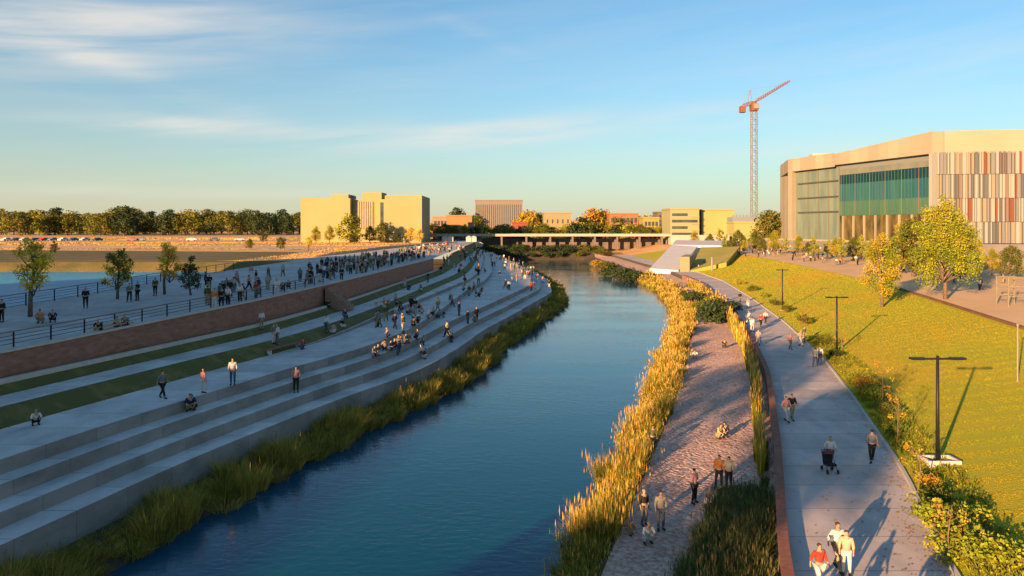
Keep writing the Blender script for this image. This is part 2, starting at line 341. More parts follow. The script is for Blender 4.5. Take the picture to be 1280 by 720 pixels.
# brick retaining wall with its coping, and the kerb at its foot
bw = empty('brick_wall', (0, 0, 0), label='long low brown brick retaining wall with pale coping below the promenade', cat='wall')
def wall_run(name, xf, z0f, z1f, t, y0, y1, m, parent, step=2.0, dx=0.0):
    b = MB(); ys = list(np.arange(y0, y1 + 0.01, step)); pr = None
    for y in ys:
        x = xf(y) + dx; r = [(x, y, z0f(y)), (x + t, y, z0f(y)), (x + t, y, z1f(y)), (x, y, z1f(y))]
        n = len(b.v); b.v += r
        if pr is not None:
            for i in range(4): j = (i + 1) % 4; b.f.append((pr + i, pr + j, n + j, n + i)); b.m.append(0)
        else: b.f.append((n, n + 1, n + 2, n + 3)); b.m.append(0)
        pr = n
    b.f.append((pr + 3, pr + 2, pr + 1, pr)); b.m.append(0)
    return b.build(name, m, parent)
wall_run('wall', Wf, lambda y: 5.6, lambda y: ZPf(y) + 0.10, 0.30, -40, 158, BRICK, bw)
wall_run('coping', Wf, lambda y: ZPf(y) + 0.102, lambda y: ZPf(y) + 0.24, 0.62, -40, 158, COPE, bw, dx=-0.16)
x8 = lambda y: section(y)[9][0]
kb = wall_run('kerb', x8, lambda y: 5.5, lambda y: 6.02, 0.28, -40, 158, COPE, None); tag(kb, 'pale stone edging kerb between the brick wall foot and the grass bank', 'kerb')
# steel-edged wall beside the footpath
sw = empty('edging_wall', (0, 0, 0), label='rusty steel edging wall between the gravel beach and the footpath', cat='wall')
wall_run('wall', R2f, lambda y: 0.9, lambda y: 2.62, 0.30, -20, 190, BRICK, sw)
wall_run('coping', R2f, lambda y: 2.622, lambda y: 2.72, 0.44, -20, 190, RUST, sw, dx=-0.07)
for y0 in np.arange(34, 108, 4.0):      # dark timber seats on the coping, as seen in stretches
    pass
kb = wall_run('kerb', R3f, lambda y: 2.1, lambda y: 2.42, 0.18, -20, 215, COPE, None, dx=0.0); tag(kb, 'thin kerb along the lawn side of the lower footpath', 'kerb')
kb = wall_run('kerb', R4f, lambda y: ZUf(y) - 0.3, lambda y: ZUf(y) + 0.28, 0.3, 20, 118, mat('dark stone', (0.12, 0.06, 0.03), (0.18, 0.09, 0.05), scale=1), None, dx=-0.1); tag(kb, 'low dark edging kerb where the lawn meets the tan paving', 'kerb')

# ------------------------------------------------------------------ railings
def railing(xf, dx, y0, y1, step, label, h=1.12, wide=0.08):
    r = empty('railing', (xf(y0) + dx, y0, ZPf(y0)), label=label, cat='railing'); ox, oy, oz = r.location
    ys = np.arange(y0, y1, step)
    pts = [(xf(y) + dx - ox, y - oy, ZPf(y) + h - oz) for y in ys]
    b = MB()
    for a, c in zip(pts[:-1], pts[1:]):
        a, c = Vector(a), Vector(c); n = Vector((c.y - a.y, -(c.x - a.x), 0)).normalized() * wide; u = Vector((0, 0, 0.07))
        b.hexa([a - n, a + n, c + n, c - n, a - n + u, a + n + u, c + n + u, c - n + u])
    b.build('top_rail', mat('grey timber rail', (0.16, 0.13, 0.115), (0.22, 0.19, 0.17), scale=2), r)
    for q in (0.14, 0.42, 0.68, 0.9):
        b = MB(); b.tube([(x, y, z - h + q) for x, y, z in pts], 0.022 if q > 0.2 else 0.03, 4); b.build('rail', DARKM, r)
    for x, y, z in pts:
        b = MB(); b.box(x - 0.045, x + 0.045, y - 0.03, y + 0.03, z - h, z); b.build('post', DARKM, r)
railing(Wf, -0.5, 30, 88, 2.6, 'dark metal railing with timber top rail along the brick wall coping')
railing(Bf, 0.4, 52, 118, 3.6, 'thin dark railing on the lake side of the promenade', wide=0.05)

# ------------------------------------------------------------------ vegetation
def rand_dirs(n, r):
    v = r.normal(size=(n, 3)); return v / np.linalg.norm(v, axis=1)[:, None]
def leaf_mesh(name, cen, rad, n, size, mats, r, flat=1.0):
    cen = np.array(cen); rad = np.array(rad); w = rad ** 2; w = w / w.sum()
    k = r.choice(len(cen), n, p=w); d = rand_dirs(n, r); rr = r.random(n) ** 0.45
    P = cen[k] + d * (rad[k] * rr)[:, None] * np.array([1, 1, flat])
    nrm = rand_dirs(n, r) + d * 0.7; nrm /= np.linalg.norm(nrm, axis=1)[:, None]
    a = np.cross(nrm, rand_dirs(n, r)); a /= np.linalg.norm(a, axis=1)[:, None] + 1e-9; b_ = np.cross(nrm, a)
    s = size * (0.6 + 0.8 * r.random(n))[:, None]
    V = np.stack([P - a * s * 0.5, P + b_ * s * 0.32, P + a * s * 0.5, P - b_ * s * 0.32], 1).reshape(-1, 3)
    me = bpy.data.meshes.new(name); me.vertices.add(4 * n); me.vertices.foreach_set('co', V.ravel().astype(np.float32))
    me.loops.add(4 * n); me.loops.foreach_set('vertex_index', np.arange(4 * n, dtype=np.int32))
    me.polygons.add(n); me.polygons.foreach_set('loop_start', np.arange(0, 4 * n, 4, dtype=np.int32))
    for m_ in mats: me.materials.append(m_)
    if len(mats) > 1:
        mi = (r.random(len(cen)) * len(mats)).astype(np.int32)[k]; me.polygons.foreach_set('material_index', mi)
    me.update(); me.validate(); return me
def leafmat(name, c, v=0.35):
    return mat(name, tuple(x * 0.8 for x in c), tuple(x * 1.25 for x in c), scale=0.6, rough=0.7, island=v, spec=0.2, transl=0.25)
GOLD = [leafmat('golden leaves', (0.40, 0.29, 0.02)), leafmat('yellow green leaves', (0.30, 0.28, 0.02))]
YGRN = [leafmat('fresh green leaves', (0.19, 0.23, 0.02)), leafmat('yellow green leaves', (0.30, 0.26, 0.02))]
GRN = [leafmat('green leaves', (0.09, 0.11, 0.015)), leafmat('olive leaves', (0.15, 0.135, 0.02))]
BGOLD = [leafmat('bright golden leaves', (0.66, 0.46, 0.03)), leafmat('lemon leaves', (0.5, 0.42, 0.04))]
DGRN = [leafmat('dark green leaves', (0.035, 0.06, 0.02)), leafmat('deep leaves', (0.05, 0.07, 0.025))]
AMB = [leafmat('amber leaves', (0.42, 0.20, 0.025)), leafmat('golden leaves', (0.4, 0.3, 0.02))]
def tree_proto(h, w, trunk_h, n, size, mats, seed, column=False, stems=1, dens=14, tr=None):
    """trunk with limbs + crown of leaf clusters; origin at the foot"""
    r = np.random.default_rng(seed); root = empty('tree'); tr = tr or h * 0.018 + 0.03
    b = MB(); cen = []; rad = []
    ch = h - trunk_h
    for s in range(stems):
        ox = r.normal(0, 0.15 * stems); oy = r.normal(0, 0.15 * stems)
        lean = r.normal(0, 0.04, 2) * h
        b.tube([(ox, oy, -0.1), (ox + lean[0] * .3, oy + lean[1] * .3, trunk_h), (lean[0] * .7, lean[1] * .7, trunk_h + ch * .5), (lean[0], lean[1], h * 0.93)], [tr * 1.3, tr, tr * 0.6, tr * 0.15], 7)
    for i in range(dens):
        t = (i + 0.5) / dens; z = trunk_h + ch * (0.06 + 0.86 * t)
        prof = math.sin(math.pi * min(1, (0.22 + t * 0.78))) ** 0.6 if not column else (0.75 + 0.35 * math.sin(math.pi * t))
        a = i * 2.4 + r.normal(0, 0.4); R = w / 2 * prof * (0.5 + 0.45 * r.random())
        c = (R * math.cos(a), R * math.sin(a), z + r.normal(0, 0.03) * h)
        z0 = max(trunk_h * 0.8, z - R * 0.8 - ch * 0.08); b.tube([(0, 0, z0), (c[0] * .55, c[1] * .55, z0 + (c[2] - z0) * .45), c], [tr * .45, tr * .3, tr * .1], 5)
        cen.append(c); rad.append(w * (0.13 + 0.10 * r.random()))
        for j in range(2):
            d = rand_dirs(1, r)[0] * w * 0.16; cen.append((c[0] + d[0], c[1] + d[1], c[2] + d[2])); rad.append(w * (0.07 + 0.07 * r.random()))
    cen.append((0, 0, trunk_h + ch * 0.55)); rad.append(w * 0.2); cen.append((0.05 * w, 0, h * 0.93)); rad.append(w * 0.12)
    b.build('trunk', BARK, root, smooth=True)
    me = leaf_mesh('crown', cen, rad, n, size, mats, r); link('crown', me, root)
    return root
def set_crown_mats(o, mats):
    for ch in o.children:
        if ch.name.startswith('crown'):
            ch.data = ch.data.copy()
            for i in range(len(ch.data.materials)): ch.data.materials[i] = mats[i % len(mats)]
PROTO = {}
ORD = 'first second third fourth fifth sixth seventh eighth ninth tenth eleventh twelfth thirteenth fourteenth fifteenth sixteenth'.split()

# ---- tree kinds
def addproto(key, h, *a, **k): PROTO[key] = [tree_proto(h, *a, **k), False, h]
def plant(key, loc, h, label, group=None, rz=None, name='tree', cat='tree', wide=1.0, mats=None):
    p = PROTO[key]
    if p[1]: o = copy_tree(p[0])
    else: o = p[0]; p[1] = True
    o.name = name; s = h / p[2]
    o.location = loc; o.scale = (s * wide, s * wide, s); o.rotation_euler = (0, 0, random.random() * 6.28 if rz is None else rz)
    for q in ('label', 'category', 'group'):
        if q in o: del o[q]
    tag(o, label, cat, group)
    return o
addproto('young', 5.4, 2.7, 1.9, 2600, 0.15, BGOLD, 11, dens=16)
addproto('young2', 4.6, 2.6, 1.2, 2400, 0.17, [BGOLD[0], BGOLD[1], GRN[1]], 12, dens=16)
addproto('young3', 5.2, 2.5, 1.5, 2400, 0.15, [BGOLD[0], leafmat('bright amber leaves', (.62, .34, .03))], 13, dens=16)
addproto('youngdark', 4.4, 2.6, 0.8, 2200, 0.18, DGRN, 14, dens=14)
addproto('big', 12.5, 9.0, 2.9, 24000, 0.24, YGRN, 15, dens=34)
addproto('mid', 9.5, 6.0, 2.2, 11000, 0.2, [GOLD[0], YGRN[0]], 16, dens=24)
addproto('midgreen', 9.0, 6.5, 1.6, 5000, 0.33, GRN, 17, dens=22)
addproto('slim', 7.5, 3.0, 1.8, 2500, 0.25, YGRN, 18, dens=14, column=True)
addproto('pine', 20, 8.5, 14.5, 6000, 0.4, DGRN, 24, dens=22)
addproto('farA', 16, 15, 2, 1500, 1.1, GRN, 19, dens=20)
addproto('farB', 15, 14, 1.5, 1500, 1.1, DGRN, 20, dens=18)
addproto('farC', 14, 13, 1.5, 1400, 1.1, AMB, 21, dens=18)
addproto('farD', 14, 12, 1.5, 1400, 1.0, [GRN[0], YGRN[1]], 22, dens=18)

def tpx(key, px, pb, ptop, label, group=None, Y=None, z=None, wide=1.0, cat='tree', name='tree'):
    if Y is None: P = hit(px, pb)
    else:
        X = at(px, Y); P = Vector((X, Y, surf_z(X, Y) if z is None else z))
    h = zat(ptop, P.y) - P.z
    return plant(key, P - Vector((0, 0, 0.05)), max(h, 0.6), label, group, wide=wide, cat=cat, name=name)
tpx('young', 42, 396, 299, 'slender young tree with golden crown by the promenade rail, nearest of the row', name='young_tree')
tpx('young2', 148, 374, 310, 'young tree turning from green to gold beside the lake railing', name='young_tree')
tpx('young3', 212, 368, 303, 'young tree with amber crown, third along the lake side of the promenade', name='young_tree')
tpx('youngdark', 237, 369, 322, 'small dark green tree just right of the amber one on the promenade', name='young_tree')
# sandy field trees
for k, (key, px, Y, top, lab) in enumerate((
    ('youngdark', 68, 190, 302, 'dark round tree on the far grass bank of the lake'),
    ('midgreen', 312, 230, 298, 'small green tree at the edge of the sandy field, left of a pair'),
    ('midgreen', 350, 225, 296, 'small green tree at the edge of the sandy field, right of a pair'),
    ('mid', 395, 300, 284, 'yellow tree in front of the cream block, left of the tall one'),
    ('farD', 438, 310, 268, 'tall yellow green tree standing in front of the cream office block'),
    ('midgreen', 478, 318, 277, 'dark green tree against the glazed middle of the cream office block'),
    ('midgreen', 462, 322, 282, 'low tree against the glazed middle of the cream office block'),
    ('mid', 412, 315, 283, 'golden tree near the foot of the cream office block'),
    ('youngdark', 497, 300, 288, 'small dark tree under the right wing of the cream office block'),
    ('young3', 514, 285, 284, 'orange tree at the right corner of the cream office block'),
    ('young3', 524, 280, 286, 'orange bushy tree beside the shaded corner of the cream office block'),
    ('young', 386, 215, 296, 'small yellow tree beside the pale track'),
    ('youngdark', 330, 330, 290, 'dark bushy tree in the sandy field'))):
    tpx(key, px, None, top, lab, Y=Y, wide=1.3 if 'young' in key else 1.0)
# treeline beyond the field and lake
TLN = {}
def treelabel(key, x, Y, top):
    hue = {'farA': 'olive green', 'farB': 'dark green', 'farC': 'amber', 'farD': 'yellow green'}[key]
    size = 'tall' if top < 265 else ('low' if top > 268.5 else 'mid height'); row = 'front' if Y < 680 else 'back'; nth = TLN.get((int(x + 30) // 70), 0); TLN[int(x + 30) // 70] = nth + 1
    spot = ('at its left end', 'above the golden sapling', 'above the second sapling', 'above the amber sapling', 'above the promenade crowd', 'beside the cream block')[int(min(5, max(0, (x + 30) // 70)))]
    return f'{size} {hue} tree, {row} of the far treeline, {ORD[nth]} one {spot}'
x = -30; i = 0
while x < 385:
    key = ('farA', 'farB', 'farA', 'farD', 'farB', 'farA', 'farA')[random.randrange(7)] 
    Y = random.uniform(600, 760); top = {0: 266, 1: 263, 2: 268}[i % 3] + random.uniform(-3, 4)
    if 140 < x < 165: top = 259
    if x > 340: top += 2
    tpx(key, x, None, top, treelabel(key, x, Y, top), 'trees of the long far treeline', Y=Y, wide=random.uniform(1.0, 1.35)); x += random.uniform(5.5, 10); i += 1
TCN = [0]; ORD2 = [str(w) for w in 'zeroth first second third fourth fifth sixth seventh eighth ninth tenth eleventh twelfth thirteenth fourteenth fifteenth sixteenth seventeenth eighteenth nineteenth twentieth'.split()] + ['twenty ' + w for w in 'first second third fourth fifth sixth seventh eighth ninth'.split()] + ['thirtieth'] + ['thirty ' + w for w in 'first second third fourth fifth sixth seventh eighth ninth'.split()]
x = 545
while x < 985:
    if not (680 < x < 712 or 842 < x < 915 or 596 < x < 640):
        key = random.choice(['farC', 'farD', 'farC', 'farA', 'farB', 'farD'])
        TCN[0] += 1; tpx(key, x, None, 270 + random.uniform(-3, 8), {'farC': 'amber', 'farA': 'olive green', 'farB': 'dark green', 'farD': 'yellow green'}[key] + ' tree beyond the bridge, ' + ('near the orange hall' if x < 640 else 'near the tan box building' if x < 735 else 'near the orange brick building' if x < 800 else 'near the banded cream offices' if x < 880 else 'near the crane foot') + ', ' + ORD2[TCN[0]] + ' back row tree', 'autumn trees beyond the bridge', Y=random.uniform(450, 620), wide=random.uniform(0.9, 1.3))
    x += random.uniform(8, 15)
x = 543; i = 0; FW = 'first second third fourth fifth sixth seventh eighth ninth tenth eleventh twelfth thirteenth fourteenth fifteenth sixteenth seventeenth eighteenth nineteenth twentieth'.split()
while x < 975 and i < 40:
    if not (840 < x < 872):
        tpx(('farD', 'midgreen', 'farA', 'mid', 'farB')[i % 5], x, None, 280 + random.uniform(-3, 4), ('yellow green', 'green', 'olive', 'golden', 'dark green')[i % 5] + ' low tree just behind the bridge, ' + FW[i // 2] + (' pair left' if i % 2 == 0 else ' pair right'), 'low trees behind the bridge', Y=random.uniform(392, 415), wide=1.3)
    x += random.uniform(9, 15); i += 1
for px, Y, top, key, lab in ((740, 470, 261, 'farC', 'wide golden tree left of the orange roofed houses beyond the bridge'), (752, 480, 262, 'farC', 'golden tree beside the widest golden tree beyond the bridge'), (660, 470, 263, 'farC', 'golden tree just left of the tan block beyond the bridge'),
                             (672, 480, 266, 'farD', 'yellow green tree touching the tan block beyond the bridge'), (572, 620, 261, 'farB', 'round dark tree above the orange hall'), (962, 330, 262, 'farA', 'green tree left of the cream frame of the glass building'), (975, 335, 265, 'farA', 'green tree right beside the cream frame of the glass building')):
    tpx(key, px, None, top, lab, Y=Y)
# right side: plaza trees
tpx('big', 1180, 374, 257, 'largest tree, full yellow green crown at the lawn edge before the striped facade', wide=.86)
tpx('mid', 1103, 384, 299, 'mid-sized golden tree with pale trunk on the upper lawn', wide=.92)
tpx('midgreen', 1140, 346, 272, 'green tree behind the largest tree, in front of the teal glass')
tpx('mid', 1128, 340, 282, 'yellowish tree between the golden tree and the glass building')
for px, pb, tp, key, lab in ((1018, 326, 296, 'slim', 'small slim tree in the plaza crowd left of another'), (1052, 329, 297, 'slim', 'small slim tree in the plaza crowd near the glass building middle'), (968, 318, 290, 'mid', 'small golden tree at the left end of the plaza'), (944, 314, 288, 'midgreen', 'small green tree at the far left of the plaza'),
                             (922, 312, 287, 'midgreen', 'small tree beside the low cream annex'), (900, 310, 286, 'slim', 'narrow tree left of the low cream annex'), (1262, 348, 306, 'midgreen', 'dark green tree at the right edge below the striped facade'), (1240, 344, 312, 'mid', 'brownish tree below the striped facade'), (1222, 342, 300, 'slim', 'narrow grey green tree right of the largest tree'),
                             (1200, 352, 320, 'mid', 'short tree behind the trunk of the largest tree'), (868, 310, 290, 'mid', 'small golden tree behind the concrete ramp'), (888, 309, 292, 'midgreen', 'small green tree behind the concrete ramp')):
    tpx(key, px, pb, tp, lab)
words = 'first second third fourth fifth sixth seventh eighth ninth tenth eleventh twelfth thirteenth'.split()
for k, px in enumerate((906, 930, 953, 982, 998, 1010, 1034, 1044, 1066, 1078, 1090, 912)):
    tpx(('slim', 'mid', 'midgreen')[k % 3], px, 316 + max(0, (px - 960)) * .09, 294 + (k * 7) % 9, 'small plaza tree in the crowd, ' + words[k] + ' of the scattered row', 'small trees among the plaza crowd')

# ---- shrubs
def shrub_proto(key, mats, n, size, seed, flat=0.8):
    r = np.random.default_rng(seed); root = empty('shrub'); cen = []; rad = []
    for i in range(14):
        a = r.random() * 6.28; q = r.random() ** .5 * 0.75; cen.append((q * math.cos(a), q * math.sin(a), 0.25 + 0.6 * r.random() * (1 - q * .5))); rad.append(0.22 + 0.2 * r.random())
    b = MB()
    for c in cen: b.tube([(0, 0, -0.1), (c[0] * .5, c[1] * .5, c[2] * .45), c], [.03, .02, .008], 4)
    b.build('stems', BARK, root); me = leaf_mesh('foliage', cen, rad, n, size, mats, r); link('foliage', me, root)
    PROTO[key] = [root, False, 1.0]
shrub_proto('shg', GRN, 900, 0.13, 31); shrub_proto('shd', DGRN, 900, 0.14, 32); shrub_proto('shy', YGRN, 900, 0.12, 33); shrub_proto('sha', GOLD, 900, 0.13, 34); shrub_proto('sho', AMB, 900, 0.12, 35)
def spx(key, px, pb, h, label, wide=1.0, group=None):
    P = hit(px, pb); return plant(key, P - Vector((0, 0, .05)), h, label, group, name='shrub', cat='shrub', wide=wide)
for a in (('shd', 893, 402, 3.8, 'big dark green bush between the golden grasses and the path', 1.0), ('shd', 905, 396, 3.2, 'dark green bush pressed against the path edge', 1.0), ('shg', 880, 392, 2.6, 'olive bush left of the big dark green bush', 1.1), ('shd', 870, 380, 3.0, 'brown green bush above the big dark bush', 1.0),
          ('shd', 772, 345, 3.4, 'dark bush overhanging the water near the bridge', 1.6), ('shd', 785, 350, 3.6, 'dark bush on the right bank just before the golden mass', 1.6), ('shd', 798, 352, 3.2, 'dark bush behind the golden mass on the right bank', 1.5), ('shg', 760, 337, 3.0, 'green bush nearest the bridge on the right bank', 1.8),
          ('sho', 748, 333, 2.6, 'rusty orange bush at the bridge end of the right bank', 1.7)):
    spx(*a)
BEDW = ['right of the path at the corner bed top', 'just behind the corner bed sapling', 'hugging the path beside the corner sapling', 'right of the corner sapling', 'lowest at the bottom right corner', 'at the path edge below the nearest lamp', 'between path and nearest lamp base', 'below the thin sapling beside the round tree shadow', 'right beside the amber one near the round shadow', 'topmost of the cluster near the round shadow',
 'lowest of the cluster by the round shadow', 'under the leaning sapling', 'left at the second lamp base', 'beside the second lamp foot', 'at the path bend by a sapling', 'just past the path bend sapling', 'beside the third lamp foot', 'just beyond the third lamp', 'midway along the far lawn edge', 'second last along the far lawn edge', 'last at the far tip of the lawn', 'tiny one nearest the nearest lamp']
for n_, (px, pb, h, key) in enumerate(((1180, 668, 1.5, 'shy'), (1200, 660, 1.2, 'shy'), (1190, 700, 1.0, 'shy'), (1222, 700, 1.4, 'shy'), (1252, 712, 1.2, 'shy'), (1172, 628, 0.8, 'shg'), (1160, 610, 0.7, 'sho'), (1085, 492, 1.3, 'sho'), (1097, 500, 1.2, 'shy'), (1076, 478, 0.9, 'shy'), (1112, 520, 0.9, 'shg'),
                            (1120, 545, 0.8, 'shy'), (1036, 432, 1.0, 'shg'), (1046, 446, 0.8, 'shd'), (1008, 405, 1.3, 'shg'), (998, 398, 1.0, 'shy'), (985, 390, 1.1, 'shg'), (970, 382, 1.2, 'shg'), (955, 372, 1.2, 'shy'), (940, 364, 1.3, 'shg'), (925, 356, 1.3, 'sha'), (1142, 585, 0.5, 'shy'))):
    q = ('low yellow green shrub', 'low olive shrub', 'low dark shrub', 'low amber shrub', 'low golden shrub')[('shy', 'shg', 'shd', 'sho', 'sha').index(key)]
    where = 'near the big double-armed lamp' if pb > 560 else ('in the bed beside the middle of the lower path' if pb > 470 else ('beside the second lamp by the path' if pb > 425 else 'in the bed along the far part of the lawn'))
    spx(key, px, pb, h, q + ' ' + BEDW[n_], 1.1, 'low shrubs in the bed between path and lawn')
for n_, (px, pb, h) in enumerate(((1077, 300, 2.5), (1100, 302, 2.5))): pass
# bank below the bridge: darker leaves on the left stand in for its shade
for k, px in enumerate(range(604, 756, 10)):
    Y = 338 + (k % 3) * 4; P = Vector((at(px, Y), Y, surf_z(at(px, Y), Y)))
    plant('shd' if px < 720 else 'shg', P, 2.6 + (k % 2) * .6, ('dark' if px < 720 else 'olive') + ' bush on the bank before the bridge, ' + 'first second third fourth fifth sixth seventh eighth ninth tenth eleventh twelfth thirteenth fourteenth fifteenth sixteenth'.split()[k] + ' from the left', 'bushes on the bank before the bridge', name='shrub', cat='shrub', wide=2.0)
# ---- thin bare saplings in the planting bed
def sapling(px, pb, h, seed, label):
    P = hit(px, pb); r = np.random.default_rng(seed); root = empty('sapling', P, 0, label, 'sapling'); b = MB()
    b.tube([(0, 0, -.1), (r.normal(0, .05), r.normal(0, .05), h * .5), (r.normal(0, .1), r.normal(0, .1), h)], [.035, .028, .008], 5); cen = []
    for i in range(9):
        z = h * (0.3 + .07 * i); a = r.random() * 6.28; l = h * .28 * (1 - i * .05); e = (math.cos(a) * l, math.sin(a) * l, z + l * .9); b.tube([(0, 0, z), (e[0] * .5, e[1] * .5, z + l * .35), e], [.015, .012, .004], 4); cen.append(e)
    b.build('trunk', BARK, root); link('foliage', leaf_mesh('foliage', cen, [0.2] * len(cen), 150, 0.09, AMB, r), root)
sapling(1103, 508, 3.0, 1, 'thin sapling with a few brown leaves by the path near the round shadow')
sapling(1122, 556, 3.2, 2, 'thin leaning sapling beside the path above the dark clothed walker')
sapling(1146, 620, 2.4, 3, 'thin sapling at the path edge below the big lamp')
sapling(1186, 706, 2.2, 4, 'thin sapling in the corner bed nearest the viewer')
sapling(1052, 440, 2.2, 5, 'thin sapling beside the second lamp')
sapling(1006, 408, 2.4, 6, 'thin sapling by the path bend')

# ---- tall grasses
def grass_mesh(name, cl, mats, r, plume=0.25, droop=1.0):
    """cl: list of (x, y, z, height, radius, blades, blade width)"""
    V = []; Fq = []; Ft = []; mq = []; mt = []; n0 = 0
    for (x, y, z, h, rad, nb, bw) in cl:
        a = r.random(nb) * 6.283; q = r.random(nb) ** 0.6 * rad * 0.55; d = np.stack([np.cos(a), np.sin(a)], 1)
        base = np.stack([x + d[:, 0] * q, y + d[:, 1] * q, np.full(nb, z - .05)], 1)
        hh = h * (0.55 + 0.5 * r.random(nb)); out = rad * (0.2 + 0.9 * r.random(nb)) * droop
        mid = base + np.stack([d[:, 0] * out * .35, d[:, 1] * out * .35, hh * .62], 1); tip = base + np.stack([d[:, 0] * out, d[:, 1] * out, hh * (1 - 0.18 * r.random(nb))], 1)
        t = r.random(nb) * 6.283; s = np.stack([np.cos(t), np.sin(t), np.zeros(nb)], 1) * (bw / 2)
        v = np.stack([base - s, base + s, mid + s * .9, mid - s * .9, tip], 1).reshape(-1, 3); V.append(v)
        k = n0 + np.arange(nb) * 5; Fq.append(np.stack([k, k + 1, k + 2, k + 3], 1)); Ft.append(np.stack([k + 3, k + 2, k + 4], 1))
        m = (r.random(nb) < (0.25 + 0.5 * r.random())).astype(int); mq.append(m); mt.append(m); n0 += nb * 5
        npl = int(nb * plume)
        if npl:
            i = r.choice(nb, npl, replace=False); T = tip[i]; w = s[i] * 1.8 + 1e-5; up = np.array([0, 0, 1.0]) * (hh[i] * 0.13)[:, None]
            v = np.stack([T - up - w * .2, T + w, T + up * 1.2, T - w], 1).reshape(-1, 3); V.append(v); k = n0 + np.arange(npl) * 4
            Fq.append(np.stack([k, k + 1, k + 2, k + 3], 1)); mq.append(np.full(npl, 2)); n0 += npl * 4
    V = np.concatenate(V); Q = np.concatenate(Fq); T = np.concatenate(Ft); nq, nt_ = len(Q), len(T)
    me = bpy.data.meshes.new(name); me.vertices.add(len(V)); me.vertices.foreach_set('co', V.ravel().astype(np.float32))
    me.loops.add(nq * 4 + nt_ * 3); me.loops.foreach_set('vertex_index', np.concatenate([Q.ravel(), T.ravel()]).astype(np.int32))
    me.polygons.add(nq + nt_); me.polygons.foreach_set('loop_start', np.concatenate([np.arange(nq) * 4, nq * 4 + np.arange(nt_) * 3]).astype(np.int32))
    for m_ in mats: me.materials.append(m_)
    me.polygons.foreach_set('material_index', np.concatenate(mq + mt).astype(np.int32)); me.update(); me.validate(); return me
GL = [leafmat('olive reed', (0.20, 0.19, 0.03)), leafmat('dry reed', (0.42, 0.30, 0.05)), leafmat('straw plume', (0.26, 0.19, 0.05))]
GR = [leafmat('golden reed', (0.34, 0.27, 0.03)), leafmat('yellow reed', (0.20, 0.20, 0.02)), leafmat('pale plume', (0.5, 0.31, 0.08))]
GD = [leafmat('dark grass blade', (0.09, 0.12, 0.03)), leafmat('green grass blade', (0.13, 0.15, 0.04)), leafmat('seed head', (0.12, 0.10, 0.04))]
r = np.random.default_rng(5)
cl = []; y = 16.0
while y < 330:
    lod = max(1.0, y / 45); e = Ef(y)
    for q in (0.55, 1.5, 2.5):
        if r.random() < 0.93:
            big = 1 + 0.45 * math.sin(y * 1.1 + .3 * q + 1.5 * math.sin(y * .3))
            cl.append((e + q + r.normal(0, .25), y + r.normal(0, .3), 0.75 - .3 * q, (0.95 if q < 1 else 1.3) * big * (0.7 + .5 * r.random()), 0.75 + .5 * r.random(), int(200 / lod ** .5), 0.024 * lod))
    y += 0.75 * lod ** 0.6
tag(link('riverside_grass', grass_mesh('riverside_grass', cl, GL, r, 0.04)), 'thick olive and straw grasses at the water edge below the concrete terraces', 'grass', kind='stuff')
cl = []; y = 22.0
while y < 210:
    lod = max(1.0, y / 45); a, c = R0f(y) - 0.1, R1f(y) - 0.3; c = min(c, a + 5.5); nrow = max(3, int((c - a) / (0.8 * lod ** .5)))
    bulge = (0.5 + 0.5 * math.sin(y * 0.62 + 1.2 * math.sin(y * .17))) ** 1.3
    for k in range(nrow):
        x = a + (c - a) * (k + r.random()) / nrow
        if r.random() < 0.55 + 0.45 * min(1, bulge * 2.5): cl.append((x, y + r.normal(0, .3), surf_z(x, y), (0.6 + 1.3 * bulge) * (0.7 + .5 * r.random()), 0.6 + .4 * r.random(), int(230 / lod ** .5), 0.022 * lod))
    y += 0.72 * lod ** 0.6
tag(link('riverside_grass', grass_mesh('riverside_grass', cl, GR, r, 0.22)), 'tall sunlit golden grasses along the right bank between water and gravel', 'grass', kind='stuff')
cl = []; y = 40.0
while y < 125:
    x = R2f(y) - 0.8 - .3 * r.random()
    if r.random() < (0.55 if y < 52 else 0.92): cl.append((x, y, 1.45, 1.3 + 1.5 * r.random(), 0.30, 60, 0.04 * max(1, y / 45)))
    y += 0.75
for i in range(40):
    y = 106 + 60 * r.random(); a, c = R1f(y) + 2, R2f(y) - 1; x = a + (c - a) * r.random(); cl.append((x, y, 1.4, 1.2 + r.random(), 0.9, 50, .1))
tag(link('edging_grass', grass_mesh('edging_grass', cl, GR, r, 0.2)), 'narrow row of upright golden grasses in front of the path edging wall', 'grass', kind='stuff')
cl = []
for i in range(420):
    y = 24 + 12.5 * r.random(); x0 = at(855 + (y - 28) * 6, y); x1 = R2f(y) - 0.4; x = x0 + (x1 - x0) * r.random()
    cl.append((x, y, 1.4, 0.8 + .5 * r.random(), 0.45, 60, 0.03))
for i in range(12): y = 38 + 7 * r.random(); cl.append((R2f(y) - .6, y, 1.4, .9, .3, 60, .03))
tag(link('meadow_grass', grass_mesh('meadow_grass', cl, GD, r, 0.1)), 'patch of dark green meadow grass at the foot of the edging wall, nearest the viewer', 'grass', kind='stuff')
cl = []
for i in range(900):
    y = 24 + 60 * r.random() ** 1.4; t = r.random() ** 1.3; x = R3f(y) + 0.5 + 2.4 * t; cl.append((x, y, surf_z(x, y), 0.22 + .25 * r.random(), 0.3, 16, 0.04))
tag(link('ground_cover', grass_mesh('ground_cover', cl, [YGRN[0], GR[1], GR[0]], r, 0.1)), 'low yellow green ground cover in the strip along the lawn side of the path', 'ground cover', kind='stuff')

